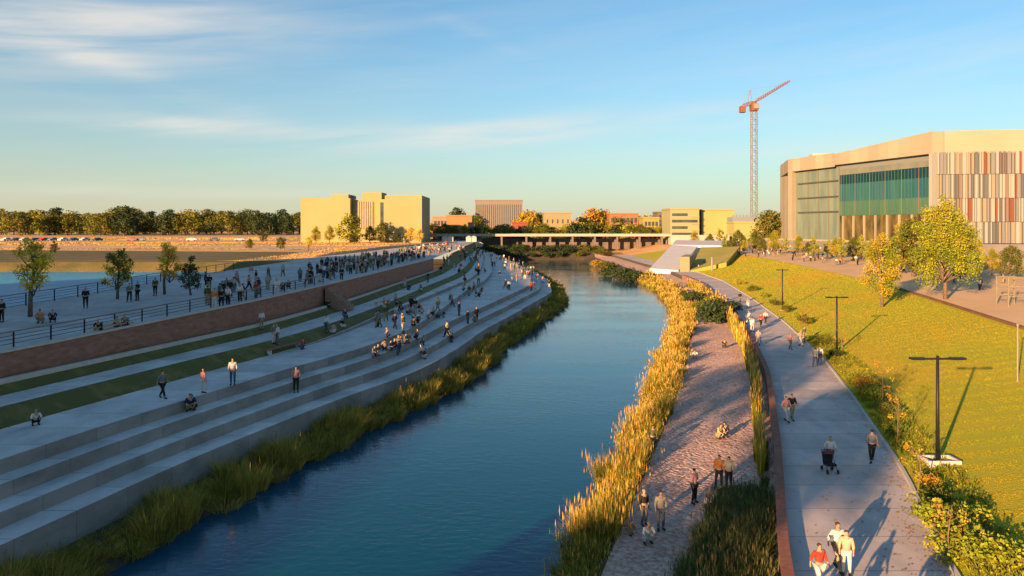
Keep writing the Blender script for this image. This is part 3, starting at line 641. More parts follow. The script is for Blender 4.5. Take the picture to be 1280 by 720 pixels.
# mown blades standing all over the lawn
def turf_mesh(name, pts, hgt, wid, mats, r, mi):
    n = len(pts); a = r.random(n) * 6.283; d = np.stack([np.cos(a), np.sin(a), np.zeros(n)], 1) * (wid / 2)[:, None]; l = np.stack([r.normal(0, .3, n), r.normal(0, .3, n), np.ones(n)], 1) * (hgt * (.6 + .8 * r.random(n)))[:, None]
    V = np.stack([pts - d, pts + d, pts + l], 1).reshape(-1, 3); me = bpy.data.meshes.new(name); me.vertices.add(3 * n); me.vertices.foreach_set('co', V.ravel().astype(np.float32)); me.loops.add(3 * n); me.loops.foreach_set('vertex_index', np.arange(3 * n, dtype=np.int32))
    me.polygons.add(n); me.polygons.foreach_set('loop_start', np.arange(0, 3 * n, 3, dtype=np.int32)); [me.materials.append(m_) for m_ in mats]; me.polygons.foreach_set('material_index', mi.astype(np.int32)); me.update(); me.validate(); return me
PT = []; HW = []
yy = 24.0
while yy < 240:
    st = 2.0; lod = max(1.0, yy / 40); x0, x1 = R3f(yy) + .35, min(R4f(yy) - .3, at(1330, yy)); 
    if x1 > x0:
        n = int((x1 - x0) * st * 120 / lod ** 1.7); xs = x0 + (x1 - x0) * r.random(n); ys = yy + st * r.random(n); g = np.linspace(x0, x1, 30); zc = np.array([surf_z(q, yy + 1) for q in g]); PT.append(np.stack([xs, ys, np.interp(xs, g, zc) - .01], 1)); HW.append(np.full(n, lod))
    yy += st
PT = np.concatenate(PT); LD = np.concatenate(HW); patch = np.sin(PT[:, 0] * .21 + np.sin(PT[:, 1] * .13) * 2) + np.sin(PT[:, 1] * .17 + 1.3) + r.normal(0, .35, len(PT))
TURF = [mat('turf blade green', (.29, .30, .006), (.36, .33, .008), scale=.08, island=.06, transl=.4), mat('turf blade dry', (.40, .27, .01), (.43, .31, .012), scale=.08, island=.06, transl=.4)]
tag(link('turf', turf_mesh('turf', PT, .036 * LD ** .6, .060 * LD ** .9, TURF, r, (patch > .55))), 'short yellow green turf with dry patches over the sloping lawn', 'grass', kind='stuff')
n = 110000; ty = 146 + (r.random(n) ** 1.25) * 330; tx = -46 - (ty * .75 - 20) * r.random(n); g = np.array([surf_z(-70, q) for q in range(140, 500)]); tz = g[(ty - 140).astype(int)]
keep = (np.sin(tx * .09 + np.sin(ty * .05) * 2) + np.sin(ty * .12) + r.normal(0, .7, n)) > -.5; keep &= ~((tx < -58) & (ty < 228)) & ~((ty > 342) & (ty < 398)) & (np.abs(ty - (262 + (tx + 90) * -.09)) > 11); P_ = np.stack([tx, ty, tz - .02], 1)[keep]; ln = P_[:, 1] / 150
tag(link('dry_grass', turf_mesh('dry_grass', P_, .12 * ln, .22 * ln, [mat('dry field blade', (.36, .22, .07), (.46, .30, .11), scale=.05, island=.3), mat('olive field blade', (.20, .15, .03), (.26, .19, .04), scale=.05, island=.3)], r, (np.sin(P_[:, 0] * .05 + 1) + np.sin(P_[:, 1] * .09) + r.normal(0, .6, len(P_))) > 1.0)), 'dry orange tussock grass over the sandy field, added to catch the low sun', 'grass', kind='stuff')  # tussocks added as upright faces that brighten the flat field
n = 1100; ly = 25 + 75 * r.random(n) ** 1.5; e_ = np.array([R3f(q) for q in ly]); side = r.random(n); lx_ = np.where(side < .75, e_ - np.abs(r.normal(0, .9, n)) - .05, e_ - 6 * r.random(n)); lx_ = np.maximum(lx_, np.array([R2f(q) for q in ly]) + .6)
a_ = r.random(n) * 6.283; sz = .035 + .04 * r.random(n); dx_, dy_ = np.cos(a_) * sz, np.sin(a_) * sz; zz = 2.306 + .02 * r.random(n)
V = np.stack([np.stack([lx_ + dx_, ly + dy_, zz], 1), np.stack([lx_ - dy_ * .6, ly + dx_ * .6, zz + .012], 1), np.stack([lx_ - dx_, ly - dy_, zz], 1), np.stack([lx_ + dy_ * .6, ly - dx_ * .6, zz + .004], 1)], 1).reshape(-1, 3)
me = bpy.data.meshes.new('fallen_leaves'); me.from_pydata(V.tolist(), [], [(4 * i, 4 * i + 1, 4 * i + 2, 4 * i + 3) for i in range(n)]); tag(link('fallen_leaves', me, None, [AMB[0]]), 'scattered fallen amber leaves along the lawn side of the footpath', 'leaves', kind='stuff')
# ------------------------------------------------------------------ lamps
def lamp(px, pb, h, arm, label, az=0.0, plinth=False):
    P = hit(px, pb); root = empty('street_lamp', P, az, label, 'street lamp', 'double armed lamps on the lawn')
    b = MB(); b.tube([(0, 0, -.2), (0, 0, h)], [0.11, 0.075], 8); b.build('pole', DARKM, root, True)
    b = MB(); b.box(-arm * .55, arm * .55, -.035, .035, h - .22, h - .12); b.build('arm', DARKM, root)
    for s in (-1, 1):
        b = MB(); x0, x1 = s * arm * .45, s * arm; n = (min(x0, x1), max(x0, x1)); b.box(n[0], n[1], -.16, .16, h - .20, h - .10); b.box(n[0] + .1, n[1] - .1, -.11, .11, h - .225, h - .201); b.build('lamp_head', DARKM, root)
    b = MB(); b.box(-.22, .22, -.22, .22, -.1, .06); b.build('base', mat('lamp base concrete', (.4, .36, .32)), root)
    if plinth:
        b = MB(); b.box(-.75, .95, -.55, -.42, -.1, .28); b.box(-.75, .95, .42, .55, -.1, .28); b.box(-.75, -.62, -.419, .419, -.1, .28); b.box(.82, .95, -.419, .419, -.1, .28)
        o = b.build('planter_kerb', COPE, None); o.location = P; tag(o, 'low pale kerb box around the foot of the nearest lamp', 'kerb')
lamp(1172, 580, 5.7, 1.45, 'nearest and tallest double armed dark lamp standing on the lawn', plinth=True)
lamp(1046, 440, 5.6, 1.1, 'second double armed dark lamp beside the middle of the path')
lamp(978, 388, 6.2, 0.9, 'third dark lamp, farthest along the lawn edge')
lamp(1286, 560, 7.0, 1.2, 'lamp at the right edge of the view') if False else None
# white post at the right edge and a tree guard
def post(px, pb, ptop, w, label):
    P = hit(px, pb); b = MB(); h = zat(ptop, P.y) - P.z; b.tube([(0, 0, -.2), (0, 0, h)], [w, w * .8], 8); b.tube([(0, 0, h + .002), (0, 0, h + .12)], [w * 1.5, w * 1.3], 8)
    o = b.build('post', mat('pale post', (.22, .21, .17)), None, False); o.location = P; tag(o, label, 'post')
post(1272, 478, 407, 0.055, 'slim pale post standing on the lawn at the right edge'); post(1166, 362, 336, 0.28, 'thick pale post under the left side of the largest tree')
post(888 + 2, 338, 322, 0.3, 'pale post on the green slope beside the ramp'); 
tgP = hit(1264, 382); tg = empty('tree_guard', tgP, 0, 'open pale timber frame of posts and rails round a tree pit at the right edge', 'tree guard')
TIM = mat('pale timber', (0.17, 0.15, 0.10), (0.22, 0.19, 0.13), scale=3)
for dx, dy in ((-1.1, -1.1), (1.1, -1.1), (-1.1, 1.1), (1.1, 1.1)):
    b = MB(); b.box(dx - .07, dx + .07, dy - .07, dy + .07, -.2, 3.6); b.build('post', TIM, tg)
for z in (1.2, 2.4, 3.45):
    b = MB(); b.box(-1.03, 1.03, -1.14, -1.08, z, z + .1); b.box(-1.03, 1.03, 1.08, 1.14, z, z + .1); b.box(-1.14, -1.08, -1.03, 1.03, z, z + .1); b.box(1.08, 1.14, -1.03, 1.03, z, z + .1); b.build('rail', TIM, tg)

# ------------------------------------------------------------------ buildings
CREAM = mat('cream cladding', (0.265, 0.235, 0.115), (0.285, 0.255, 0.125), scale=0.12, bump=0.0)
CREAMR = mat('warm cladding', (0.265, 0.235, 0.18), (0.285, 0.255, 0.195), scale=0.1)
GLASSD = mat('dark window glass', (0.03, 0.045, 0.05), (0.06, 0.08, 0.085), scale=0.3, rough=0.12, spec=0.6)
def window_grid(parent, x0, x1, z0, z1, nx, nz, y, m=GLASSD, fw=0.7, fh=0.55, frame=None):
    dx, dz = (x1 - x0) / nx, (z1 - z0) / nz
    for i in range(nx):
        for j in range(nz):
            cx, cz = x0 + (i + .5) * dx, z0 + (j + .5) * dz
            b = MB(); b.box(cx - dx * fw / 2, cx + dx * fw / 2, y - .12, y + .2, cz - dz * fh / 2, cz + dz * fh / 2); b.build('window', m, parent)
def block(name, px0, px1, ptop, Y, depth, m, label, cat='building', windows=None, group=None, roofm=None, zb=None):
    x0, x1 = at(px0, Y), at(px1, Y); zt = zat(ptop, Y); zb = 5.0 if zb is None else zb
    root = empty(name, ((x0 + x1) / 2, Y, zb), 0, label, cat, group); cx = (x0 + x1) / 2; h = zt - zb
    b = MB(); b.box(x0 - cx, x1 - cx, 0, depth, 0, h); b.build('wall', m, root)
    b = MB(); b.box(x0 - cx - .4, x1 - cx + .4, -.4, depth + .4, h + .003, h + .8); b.build('roof', roofm or m, root)
    if windows:
        nx, nz, lo = windows[:3]; window_grid(root, x0 - cx + .5, x1 - cx - .5, h * lo, h * .96, nx, nz, -0.0, fw=windows[3] if len(windows) > 3 else .7, fh=windows[4] if len(windows) > 4 else .5)
    return root, x0 - cx, x1 - cx, h
# cream office block beyond the field
Y0 = 330.0; ob = empty('office_block', (at(450, Y0), Y0, 6.5), 0, 'large windowless cream office block with glazed middle, beyond the sandy field', 'building'); ox = at(450, Y0)
def obx(px): return at(px, Y0) - ox
zt = lambda py: zat(py, Y0) - 6.5
b = MB(); b.box(obx(371), obx(434), 6, 34, 0, zt(247)); b.build('left_wing', CREAM, ob)
b = MB(); b.box(obx(482), obx(528), -2, 30, 0, zt(244.5)); b.build('right_wing', CREAM, ob)
b = MB(); b.box(obx(434) + .01, obx(482) - .01, 10, 32, 0, zt(248)); b.build('middle_wall', CREAM, ob)
b = MB(); b.box(obx(436), obx(462), 9.7, 9.99, zt(286), zt(251)); b.build('window', mat('bronze curtain glass', (0.22, 0.19, 0.14), (0.3, 0.26, 0.19), scale=.5, rough=.3), ob)
for k in range(9):
    b = MB(); xx = obx(436) + (obx(462) - obx(436)) * (k + .5) / 9; b.box(xx - .12, xx + .12, 9.4, 9.69, zt(286), zt(251)); b.build('mullion', CREAM, ob)
for p0, p1 in ((470.5, 474), (476.5, 480)):
    b = MB(); b.box(obx(p0), obx(p1), 9.7, 9.99, zt(288), zt(252)); b.build('window', GLASSD, ob)
b = MB(); b.box(obx(406), obx(428), 12, 26, zt(247) + .003, zt(241.5)); b.build('rooftop_unit', CREAM, ob)
b = MB(); b.box(obx(445), obx(470), 14, 28, zt(248) + .003, zt(238.5)); b.build('rooftop_unit', CREAM, ob)
b = MB(); b.box(obx(424), obx(431), 18, 24, zt(247) + .004, zt(242.5)); b.build('rooftop_unit', mat('grey plant', (.2, .19, .18)), ob)
block('office_tower', 594, 653, 251, 640, 30, mat('grey brown facade', (0.15, 0.13, 0.12), (0.18, 0.155, 0.14), scale=.3, stretch=(4, 1, .1)), 'wide grey brown flat roofed block above the trees beyond the bridge', windows=(22, 1, .1, .35, .86))
block('hall', 558, 590, 270.5, 420, 20, mat('orange render', (0.26, 0.145, 0.06), (0.29, 0.16, 0.07), scale=.2), 'plain orange rendered hall right of the cream office block')
block('house', 541, 560, 272, 430, 14, mat('pink render', (0.27, 0.17, 0.12)), 'low pinkish building left of the orange hall', windows=(4, 2, .3))
block('hall', 680, 714, 267, 440, 20, mat('tan render', (0.24, 0.19, 0.10), (0.26, 0.2, 0.11), scale=.2), 'tan box shaped building beyond the middle of the bridge', windows=(5, 2, .1, .3, .3))
block('house', 762, 798, 268, 460, 16, mat('terracotta render', (0.24, 0.12, 0.06)), 'orange brick building behind golden trees beyond the bridge', windows=(7, 2, .3), roofm=mat('red roof', (.35, .12, .06)))
block('house', 804, 824, 273, 420, 14, mat('yellow render', (0.26, 0.22, 0.08)), 'small yellow building left of the banded cream offices', windows=(4, 2, .3))
block('office_building', 822, 836, 266, 480, 16, mat('dark render', (0.12, 0.1, 0.09)), 'narrow dark building behind the banded cream offices', windows=(3, 4, .3))
rt, x0, x1, h = block('office_building', 838, 874, 262, 380, 22, mat('cream render', (0.25, 0.24, 0.13)), 'four storey cream offices with dark window bands', )
for k in range(4):
    z = h * (.30 + .175 * k); b = MB(); b.box(x0 + .8, x1 - .8 - (x1 - x0) * .35 * (k % 2), -.1, .3, z, z + h * .075); b.build('window', GLASSD, rt)
    b = MB(); b.box(x1 - (x1 - x0) * .28, x1 + .02, -.7, -.15, z - .9, z - .3); b.build('balcony', mat('cream render', (0.25, 0.24, 0.13)), rt)
block('warehouse', 877, 917, 263, 385, 30, mat('yellow cream panel', (0.25, 0.25, 0.10), (0.27, 0.265, 0.11), scale=.1), 'blank yellow cream box building right of the banded offices')
rt, x0, x1, h = block('annex', 917.6, 953, 279, 372, 18, mat('yellow cream panel', (0.25, 0.25, 0.10)), 'low cream annex below the tower crane')
b = MB(); b.box(x0 + .2, x1 - .2, 3, 15, h + .81, h + 3.2); b.build('rooftop_unit', mat('blue grey plant', (.16, .19, .22)), rt)
for k in range(8): b = MB(); xx = x0 + 1 + k * (x1 - x0 - 2) / 7; b.box(xx - .3, xx + .3, 4, 5, h + 3.203, h + 4.2); b.build('vent', mat('blue grey plant', (.16, .19, .22)), rt)
block('house', 715, 735, 276, 500, 12, mat('pink render', (0.27, 0.17, 0.12)), 'low pale house right of the tan box', windows=(4, 1, .4))
block('shed', 640, 660, 279, 430, 12, mat('red render', (0.2, 0.06, 0.04)), 'low red roofed shed left of the tan box')

# bridge
BY = 372.0; br = empty('bridge', (0, BY, 0), 0, 'long low pale road bridge across the end of the river', 'bridge'); bx0, bx1 = at(535, BY), at(838, BY)
b = MB(); b.box(bx0, bx1, 0, 11, 10.35, 11.1); b.build('deck', mat('bridge concrete', (0.32, 0.29, 0.27), (0.37, 0.335, 0.31), scale=.2), br)
b = MB(); b.box(bx0, bx1, -.05, .25, 11.103, 11.6); b.build('parapet', mat('bridge parapet', (0.33, 0.3, 0.28)), br)
b = MB(); b.box(bx0, bx1, 10.75, 11.05, 11.103, 11.6); b.build('parapet', mat('bridge parapet', (0.33, 0.3, 0.28)), br)
for px in (548, 574, 600, 627, 658, 688, 716, 744, 772, 800, 828):
    x = at(px, BY); b = MB(); b.box(x - .45, x + .45, 1.0, 2.6, 3.5, 10.34); pm = mat('pier concrete', (.12, .10, .09), (.16, .13, .11), scale=.5); b.build('pier', pm, br); b = MB(); b.box(x - .45, x + .45, 8, 9.6, 3.5, 10.34); b.build('pier', pm, br)
b = MB(); b.box(bx0 - 60, bx0 - .01, 0, 11, 6, 11.0); b.box(bx1 + .01, bx1 + 30, 0, 11, 5, 11.0); b.build('abutment', mat('bridge concrete', (0.34, 0.28, 0.24)), br)
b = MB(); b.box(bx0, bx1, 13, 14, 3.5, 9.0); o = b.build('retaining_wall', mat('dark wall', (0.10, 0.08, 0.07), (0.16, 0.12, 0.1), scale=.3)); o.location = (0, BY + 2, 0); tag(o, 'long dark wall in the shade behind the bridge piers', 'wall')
for k, px in enumerate((556, 563, 586, 592, 600)):
    Yk = 345; x = at(px, Yk); b = MB(); z0 = surf_z(x, Yk); b.face([(x - 1.2, Yk, z0), (x + 1.2, Yk, z0), (x + 1.2, Yk + 2, z0), (x - 1.2, Yk + 2, z0)][::-1]); b.v = []; b.f = []; b.m = []
    b.box(x - 1.3, x + 1.3, Yk, Yk + 2.4, z0 - 1, z0 + 2.0); b.hexa([(x - 1.6, Yk - .3, z0 + 2.003), (x + 1.6, Yk - .3, z0 + 2.003), (x + 1.6, Yk + 2.7, z0 + 2.003), (x - 1.6, Yk + 2.7, z0 + 2.003), (x - .1, Yk + 1.1, z0 + 2.8), (x + .1, Yk + 1.1, z0 + 2.8), (x + .1, Yk + 1.3, z0 + 2.8), (x - .1, Yk + 1.3, z0 + 2.8)])
    o = b.build('tent', mat('tent canvas', (.45, .43, .4))); tag(o, 'small pale market tent before the left end of the bridge, ' + ('leftmost', 'second from left', 'middle one', 'second from right', 'rightmost')[k], 'tent', 'white tents before the bridge')

# concrete ramp and green slope right of the river end
rp = empty('concrete_ramp', (0, 0, 0), 0, 'broad pale sloping concrete ramp beside the far end of the path', 'ramp')
RC = mat('ramp concrete', (0.50, 0.50, 0.52), (0.56, 0.55, 0.57), scale=.3)
def P3(px, py, Y): return (at(px, Y), Y, zat(py, Y))
b = MB(); A = [P3(812, 335.5, 214), P3(848, 338, 210), P3(872, 308, 262), P3(840, 306, 266)]; b.hexa([(x, y, 1.5) for x, y, z in A] + A); b.build('slope', RC, rp)
b = MB(); A = [P3(840, 306, 266.5), P3(903, 307, 263), P3(925, 301, 300), P3(845, 300, 300)]; b.hexa([(x, y, 1.5) for x, y, z in A] + A); b.build('landing', RC, rp)
b = MB(); A = [P3(850, 321, 209), P3(862, 321, 209), P3(868, 318, 220), P3(857, 318, 220)]; b.hexa([(x, y, 1.0) for x, y, z in A] + A); b.build('side_wall', mat('lit cream wall', (0.24, 0.23, 0.14)), rp)
b = MB(); A = [P3(863, 338, 208), P3(908, 328, 208), P3(925, 308, 250), P3(876, 309, 252)]; b.hexa([(x, y, 1.0) for x, y, z in A] + A); tag(b.build('grass_slope', mat('slope grass', (.28, .26, .05), (.38, .30, .06), scale=.2, bump=.05)), kind='structure')

# ---- glass and louvre building on the right
GB = empty('glass_building', (113, 300, 9), 0, 'large cream framed building with teal curtain glass and striped louvre facade', 'building')
P0 = Vector((113.2, 300, 0)); P1 = Vector((132.1, 230, 0)); P2 = Vector((176, 224, 0)); B2 = Vector((185, 310, 0)); B0 = Vector((121, 330, 0)); off = Vector((113, 300, 9))
u = (P1 - P0).normalized(); n = Vector((u.y, -u.x, 0)); n = n if n.x < 0 else -n; v = (P2 - P1).normalized(); nv = Vector((v.y, -v.x, 0)); nv = nv if nv.y < 0 else -nv
def prism(poly, z0, z1, name, m, parent=GB):
    b = MB(); k = len(poly); zt_ = z1 if isinstance(z1, (list, tuple)) else [z1] * k
    for p in poly: b.v.append((p[0] - off.x, p[1] - off.y, z0 - off.z))
    for p, z in zip(poly, zt_): b.v.append((p[0] - off.x, p[1] - off.y, z - off.z))
    b.f.append(tuple(reversed(range(k)))); b.f.append(tuple(range(k, 2 * k))); b.m += [0, 0]
    for i in range(k): j = (i + 1) % k; b.f.append((i, j, k + j, k + i)); b.m.append(0)
    return b.build(name, m, parent)
def along(s0, s1, out0, out1, z0, z1, name, m, base=P0, d=u, nn=n, parent=GB):
    a, c = base + d * s0, base + d * s1; return prism([a + nn * out1, c + nn * out1, c + nn * out0, a + nn * out0], z0, z1, name, m, parent)
back = -2.2
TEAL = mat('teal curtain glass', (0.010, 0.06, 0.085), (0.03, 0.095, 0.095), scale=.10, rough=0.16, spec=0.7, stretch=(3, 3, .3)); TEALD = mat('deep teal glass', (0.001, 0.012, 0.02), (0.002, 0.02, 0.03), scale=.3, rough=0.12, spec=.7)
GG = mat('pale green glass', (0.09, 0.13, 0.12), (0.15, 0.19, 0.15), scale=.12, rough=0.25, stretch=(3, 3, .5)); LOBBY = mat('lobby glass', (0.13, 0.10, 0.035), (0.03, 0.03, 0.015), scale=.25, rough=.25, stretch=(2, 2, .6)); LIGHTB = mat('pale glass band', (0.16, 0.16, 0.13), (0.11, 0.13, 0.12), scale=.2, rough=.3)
SHD = mat('dark floor edge', (0.05, 0.055, 0.05))
prism([P0 + n * back + u * 1, P1 + n * back - u * .5, P1 + v * .5 - nv * 1.0, P2 - nv * 1.0, B2, B0], 9, 38.2, 'wall', CREAMR)
prism([P0, P0 + u * 28, B0 + Vector((12, -4, 0)), B0], 37.6, 42.8, 'roof', CREAMR)
prism([P0 + u * 28.02, P1, P2, B2, B0 + Vector((12.1, -4, 0))], 38.2, [42.4, 45.2, 45.4, 45.4, 42.6], 'roof', CREAMR)
prism([Vector((122, 297, 0)), Vector((130, 294, 0)), Vector((131, 300, 0)), Vector((123, 303, 0))], 42.9, 44.8, 'rooftop_unit', mat('pinkish plant', (.45, .3, .22)))
along(0, 2.6, back - 20, 0, 9, 37.59, 'column', CREAMR)
along(2.61, 28, back - .01, back + .1, 10, 37.59, 'curtain_glass', GG)
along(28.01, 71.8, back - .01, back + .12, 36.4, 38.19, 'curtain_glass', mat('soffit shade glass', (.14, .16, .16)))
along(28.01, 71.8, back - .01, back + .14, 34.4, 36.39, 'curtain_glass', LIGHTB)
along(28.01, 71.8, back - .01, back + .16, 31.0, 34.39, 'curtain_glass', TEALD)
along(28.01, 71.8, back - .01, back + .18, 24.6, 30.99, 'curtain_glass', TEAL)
along(28.01, 71.8, back - .01, back + .17, 19.3, 24.59, 'curtain_glass', mat('teal glass painted reflection', (0.04, 0.095, 0.07), (0.065, 0.12, 0.07), scale=.12, rough=.16, spec=.7, stretch=(3, 3, .3)))  # lower zone tinted lighter to paint a reflection gradient on the glass
along(28.01, 71.8, back - .01, back + .1, 10, 19.29, 'curtain_glass', LOBBY)
for z in (20.6, 26.3, 32.2): along(4, 27.5, back + .11, back + .6, z, z + .55, 'floor_edge', SHD)
for s in (10, 16, 22, 27.9): along(s, s + .3, back + .11, back + .45, 10, 37.5, 'mullion', mat('mullion bronze', (.14, .13, .1)))
rr = random.Random(3)
for k in range(30):
    s = 29 + k * 1.45; along(s, s + .12, back + .19, back + .34, 19.3, 34.3, 'mullion', mat('mullion teal', (.03, .12, .11)) if k % 5 else mat('mullion bronze', (.14, .13, .1)))
for k in range(8): s = 30 + k * 5.4; along(s, s + .5, back + .12, back + .7, 10, 19.2, 'pillar', CREAMR)
along(71.81, 73, back - .3, .5, 10, 38.19, 'pillar', mat('white fin', (.24, .245, .235)))
fins = [mat('white fin', (.24, .245, .235)), mat('grey fin', (.15, .155, .16)), mat('tan fin', (.20, .18, .14)), mat('red fin', (.15, .05, .03)), mat('slate fin', (.085, .095, .105)), mat('rose fin', (.17, .11, .085))]
LV = (P2 - P1).length
for row, (z0, z1) in enumerate(((31.6, 38.6), (24.1, 31.5), (16.7, 24.0), (10, 16.6))):
    b = MB(); s = 0.6
    while s < LV - .5:
        w = rr.choice([.3, .4, .55, .7, 1.0]); g = rr.choice([.15, .25, .4]); s1 = min(s + w, LV); wts = [9, 2.5, 3, .3 + (1.6 if row in (1, 2) and s > 8 else 0), 2, 2 if row in (1, 2) else .5] 
        mi = rr.choices(range(6), wts)[0]; o1 = {0: .55, 3: .3, 5: .35}.get(mi, .12)
        a, c = P1 + v * s, P1 + v * s1; q = [a + nv * o1, c + nv * o1, c - nv * .1, a - nv * .1]
        b.hexa([(p.x - off.x, p.y - off.y, z0 - off.z) for p in q] + [(p.x - off.x, p.y - off.y, z1 - off.z) for p in q], mi); s = s1 + g
    b.build('louvre_screen', fins, GB)
    along(.5, LV, -.99, -.13, z0, z1, 'backing_panel', mat('backing panel', (.07, .065, .06)), P1, v, nv)
for z in (31.5, 24.0, 16.6): pass
POD = mat('podium wall', (0.12, 0.115, 0.12), (0.16, 0.15, 0.15), scale=.2)
prism([P0 + n * 9 - u * 4, P1 + n * 9 + u * 6, P2 - Vector((0, 9, 0)), P2 + Vector((30, 0, 0)), B2 + Vector((20, 0, 0)), B0 - Vector((10, 0, 0))], 5.5, 9.9, 'podium', POD)
along(-4, 78, 8.6, 9.15, 9.903, 10.5, 'podium_parapet', mat('lit parapet', (.26, .22, .16)))

# ---- tower crane
CY = 420.0; cx = at(942.5, CY); ORG = mat('crane orange', (0.17, 0.065, 0.04), (0.2, 0.075, 0.045), scale=1); STEEL = mat('galvanised mast', (0.13, 0.125, 0.13), (0.18, 0.17, 0.17), scale=1)
cr = empty('tower_crane', (cx, CY, 8), 0, 'tall luffing tower crane with grey lattice mast and orange jib', 'crane'); ztop = zat(131, CY) - 8
b = MB(); w = 1.5
for dx in (-w, w):
    for dy in (-w, w): b.tube([(dx, dy, 0), (dx, dy, ztop)], .22, 4)
z = 0; k = 0
while z < ztop - 3:
    for (ax, ay, bx_, by_) in ((-w, -w, w, -w), (w, -w, w, w), (w, w, -w, w), (-w, w, -w, -w)):
        b.tube([(ax, ay, z), (bx_, by_, z)], .10, 4, cap=False); b.tube([(ax, ay, z) if k % 2 else (bx_, by_, z), (bx_, by_, z + 3) if k % 2 else (ax, ay, z + 3)], .12, 4, cap=False)
    z += 3; k += 1
b.build('mast', STEEL, cr)
b = MB(); b.box(-2, 2, -2, 2, ztop - 3.5, ztop + .5); b.tube([(0, 0, ztop + .5), (0, 0, ztop + 2)], 1.5, 8); b.build('slewing_unit', ORG, cr)
b = MB(); b.box(-.9, 2.2, -3.2, -2.01, ztop - 2.6, ztop + .2); cb = b.build('cab', mat('cab grey', (.2, .2, .2)), cr)
def lattice(p, q, w0, w1, n_, rad, name, m):
    p, q = Vector(p), Vector(q); d = (q - p).normalized(); s = Vector((0, 1, 0)); up = d.cross(s).normalized(); up = up if up.z > 0 else -up; b = MB(); prev = None
    for i in range(n_ + 1):
        t = i / n_; c = p + (q - p) * t; w_ = (w0 + (w1 - w0) * t) * min(1, .35 + t * 6, .35 + (1 - t) * 5); tri = [c + s * w_ - up * w_ * .6, c - s * w_ - up * w_ * .6, c + up * w_]
        for j in range(3): b.tube([tri[j], tri[(j + 1) % 3]], rad * .6, 4, cap=False)
        if prev:
            for j in range(3): b.tube([prev[j], tri[j]], rad, 4, cap=False); b.tube([prev[j], tri[(j + 1) % 3]], rad * .6, 4, cap=False)
        prev = tri
    return b.build(name, m, cr)
jx = at(987.5, CY) - cx; jz = zat(101, CY) - 8; bx = at(928, CY) - cx; bz = zat(135, CY) - 8
lattice((0.6, 0, ztop + 1.6), (jx, 0, jz), 1.0, .7, 16, .2, 'jib', ORG)
lattice((0, 0, ztop + 1.2), (bx, 0, bz + 1), 1.2, 1.2, 5, .22, 'counter_jib', ORG)
b = MB(); b.box(bx - 1.4, bx + 1.6, -1.6, 1.6, bz - 2.6, bz + 1.0); b.build('counterweight', ORG, cr)
b = MB(); top = (-2.2, 0, ztop + 9); b.tube([(-1.5, -1, ztop + 1), top], .16, 4); b.tube([(-3.5, 1, ztop + .8), top], .16, 4); b.build('a_frame', STEEL, cr)
b = MB(); b.tube([top, (jx * .7, 0, ztop + 1.6 + (jz - ztop - 1.6) * .7 + 1)], .06, 4); b.tube([top, (bx, 0, bz + 1.2)], .06, 4); b.build('cable', STEEL, cr)

# ---- parked cars on the far left road
def car_proto():
    root = empty('parked_car'); bodym = mat('car paint white', (.6, .6, .6), rough=.3, spec=.6)
    prof = [(-2.2, .35), (-2.2, .8), (-1.9, .95), (-1.2, 1.0), (-.6, 1.45), (.9, 1.45), (1.5, 1.0), (2.1, .85), (2.2, .4)]
    b = MB(); k = len(prof)
    for y, ins in ((-.85, 0), (.85, 0)):
        for x, z in prof: b.v.append((x, y * (0.82 if z > 1.2 else 1), z))
    b.f.append(tuple(range(k))); b.f.append(tuple(reversed(range(k, 2 * k)))); b.m += [0, 0]
    for i in range(k): j = (i + 1) % k; b.f.append((j, i, k + i, k + j)); b.m.append(0)
    b.build('body', bodym, root)
    for y0, y1 in ((-.87, -.80), (.80, .87)):
        b = MB(); b.hexa([(-1.0, y0, 1.02), (1.3, y0, 1.02), (1.3, y1, 1.02), (-1.0, y1, 1.02), (-.6, y0 * .87, 1.38), (.8, y0 * .87, 1.38), (.8, y1 * .87, 1.38), (-.6, y1 * .87, 1.38)]); b.build('window', GLASSD, root)
    for x in (-1.35, 1.35):
        for y in (-.86, .86): b = MB(); b.tube([(x, y - .1, .33), (x, y + .1, .33)], .33, 10); b.build('wheel', mat('tyre', (.02, .02, .02)), root)
    return root
carp = car_proto(); first = True; ordw = 'first second third fourth fifth sixth seventh eighth ninth tenth eleventh twelfth thirteenth fourteenth fifteenth sixteenth'.split()
carcols = [('white', (.7, .7, .68)), ('dark blue', (.03, .05, .10)), ('silver', (.4, .41, .42)), ('black', (.02, .02, .02)), ('red', (.35, .03, .02)), ('grey', (.15, .15, .16))]
bodymesh = {}
for k, px in enumerate((8, 20, 31, 44, 55, 66, 79, 92, 106, 122, 165, 176, 240, 268, 300, 352)):
    Y = 368 + (k % 3) * 2; c = carp if first else copy_tree(carp); first = False; X = at(px, Y); c.location = (X, Y, surf_z(X, Y) + .08); c.rotation_euler.z = .06 if k > 9 else 1.3; c.name = 'parked_car'; c.scale = (1.15,) * 3
    nm, colr = carcols[k % 6]
    tag(c, f'{nm} parked car, {ordw[k]} from the left on the far road', 'car', 'cars parked on the far road')
    for ch in c.children:
        if ch.name.startswith('body'):
            if nm not in bodymesh: me = ch.data.copy(); me.materials[0] = mat('car paint ' + nm + ' coat', colr, rough=.3, spec=.6); bodymesh[nm] = me
            ch.data = bodymesh[nm]

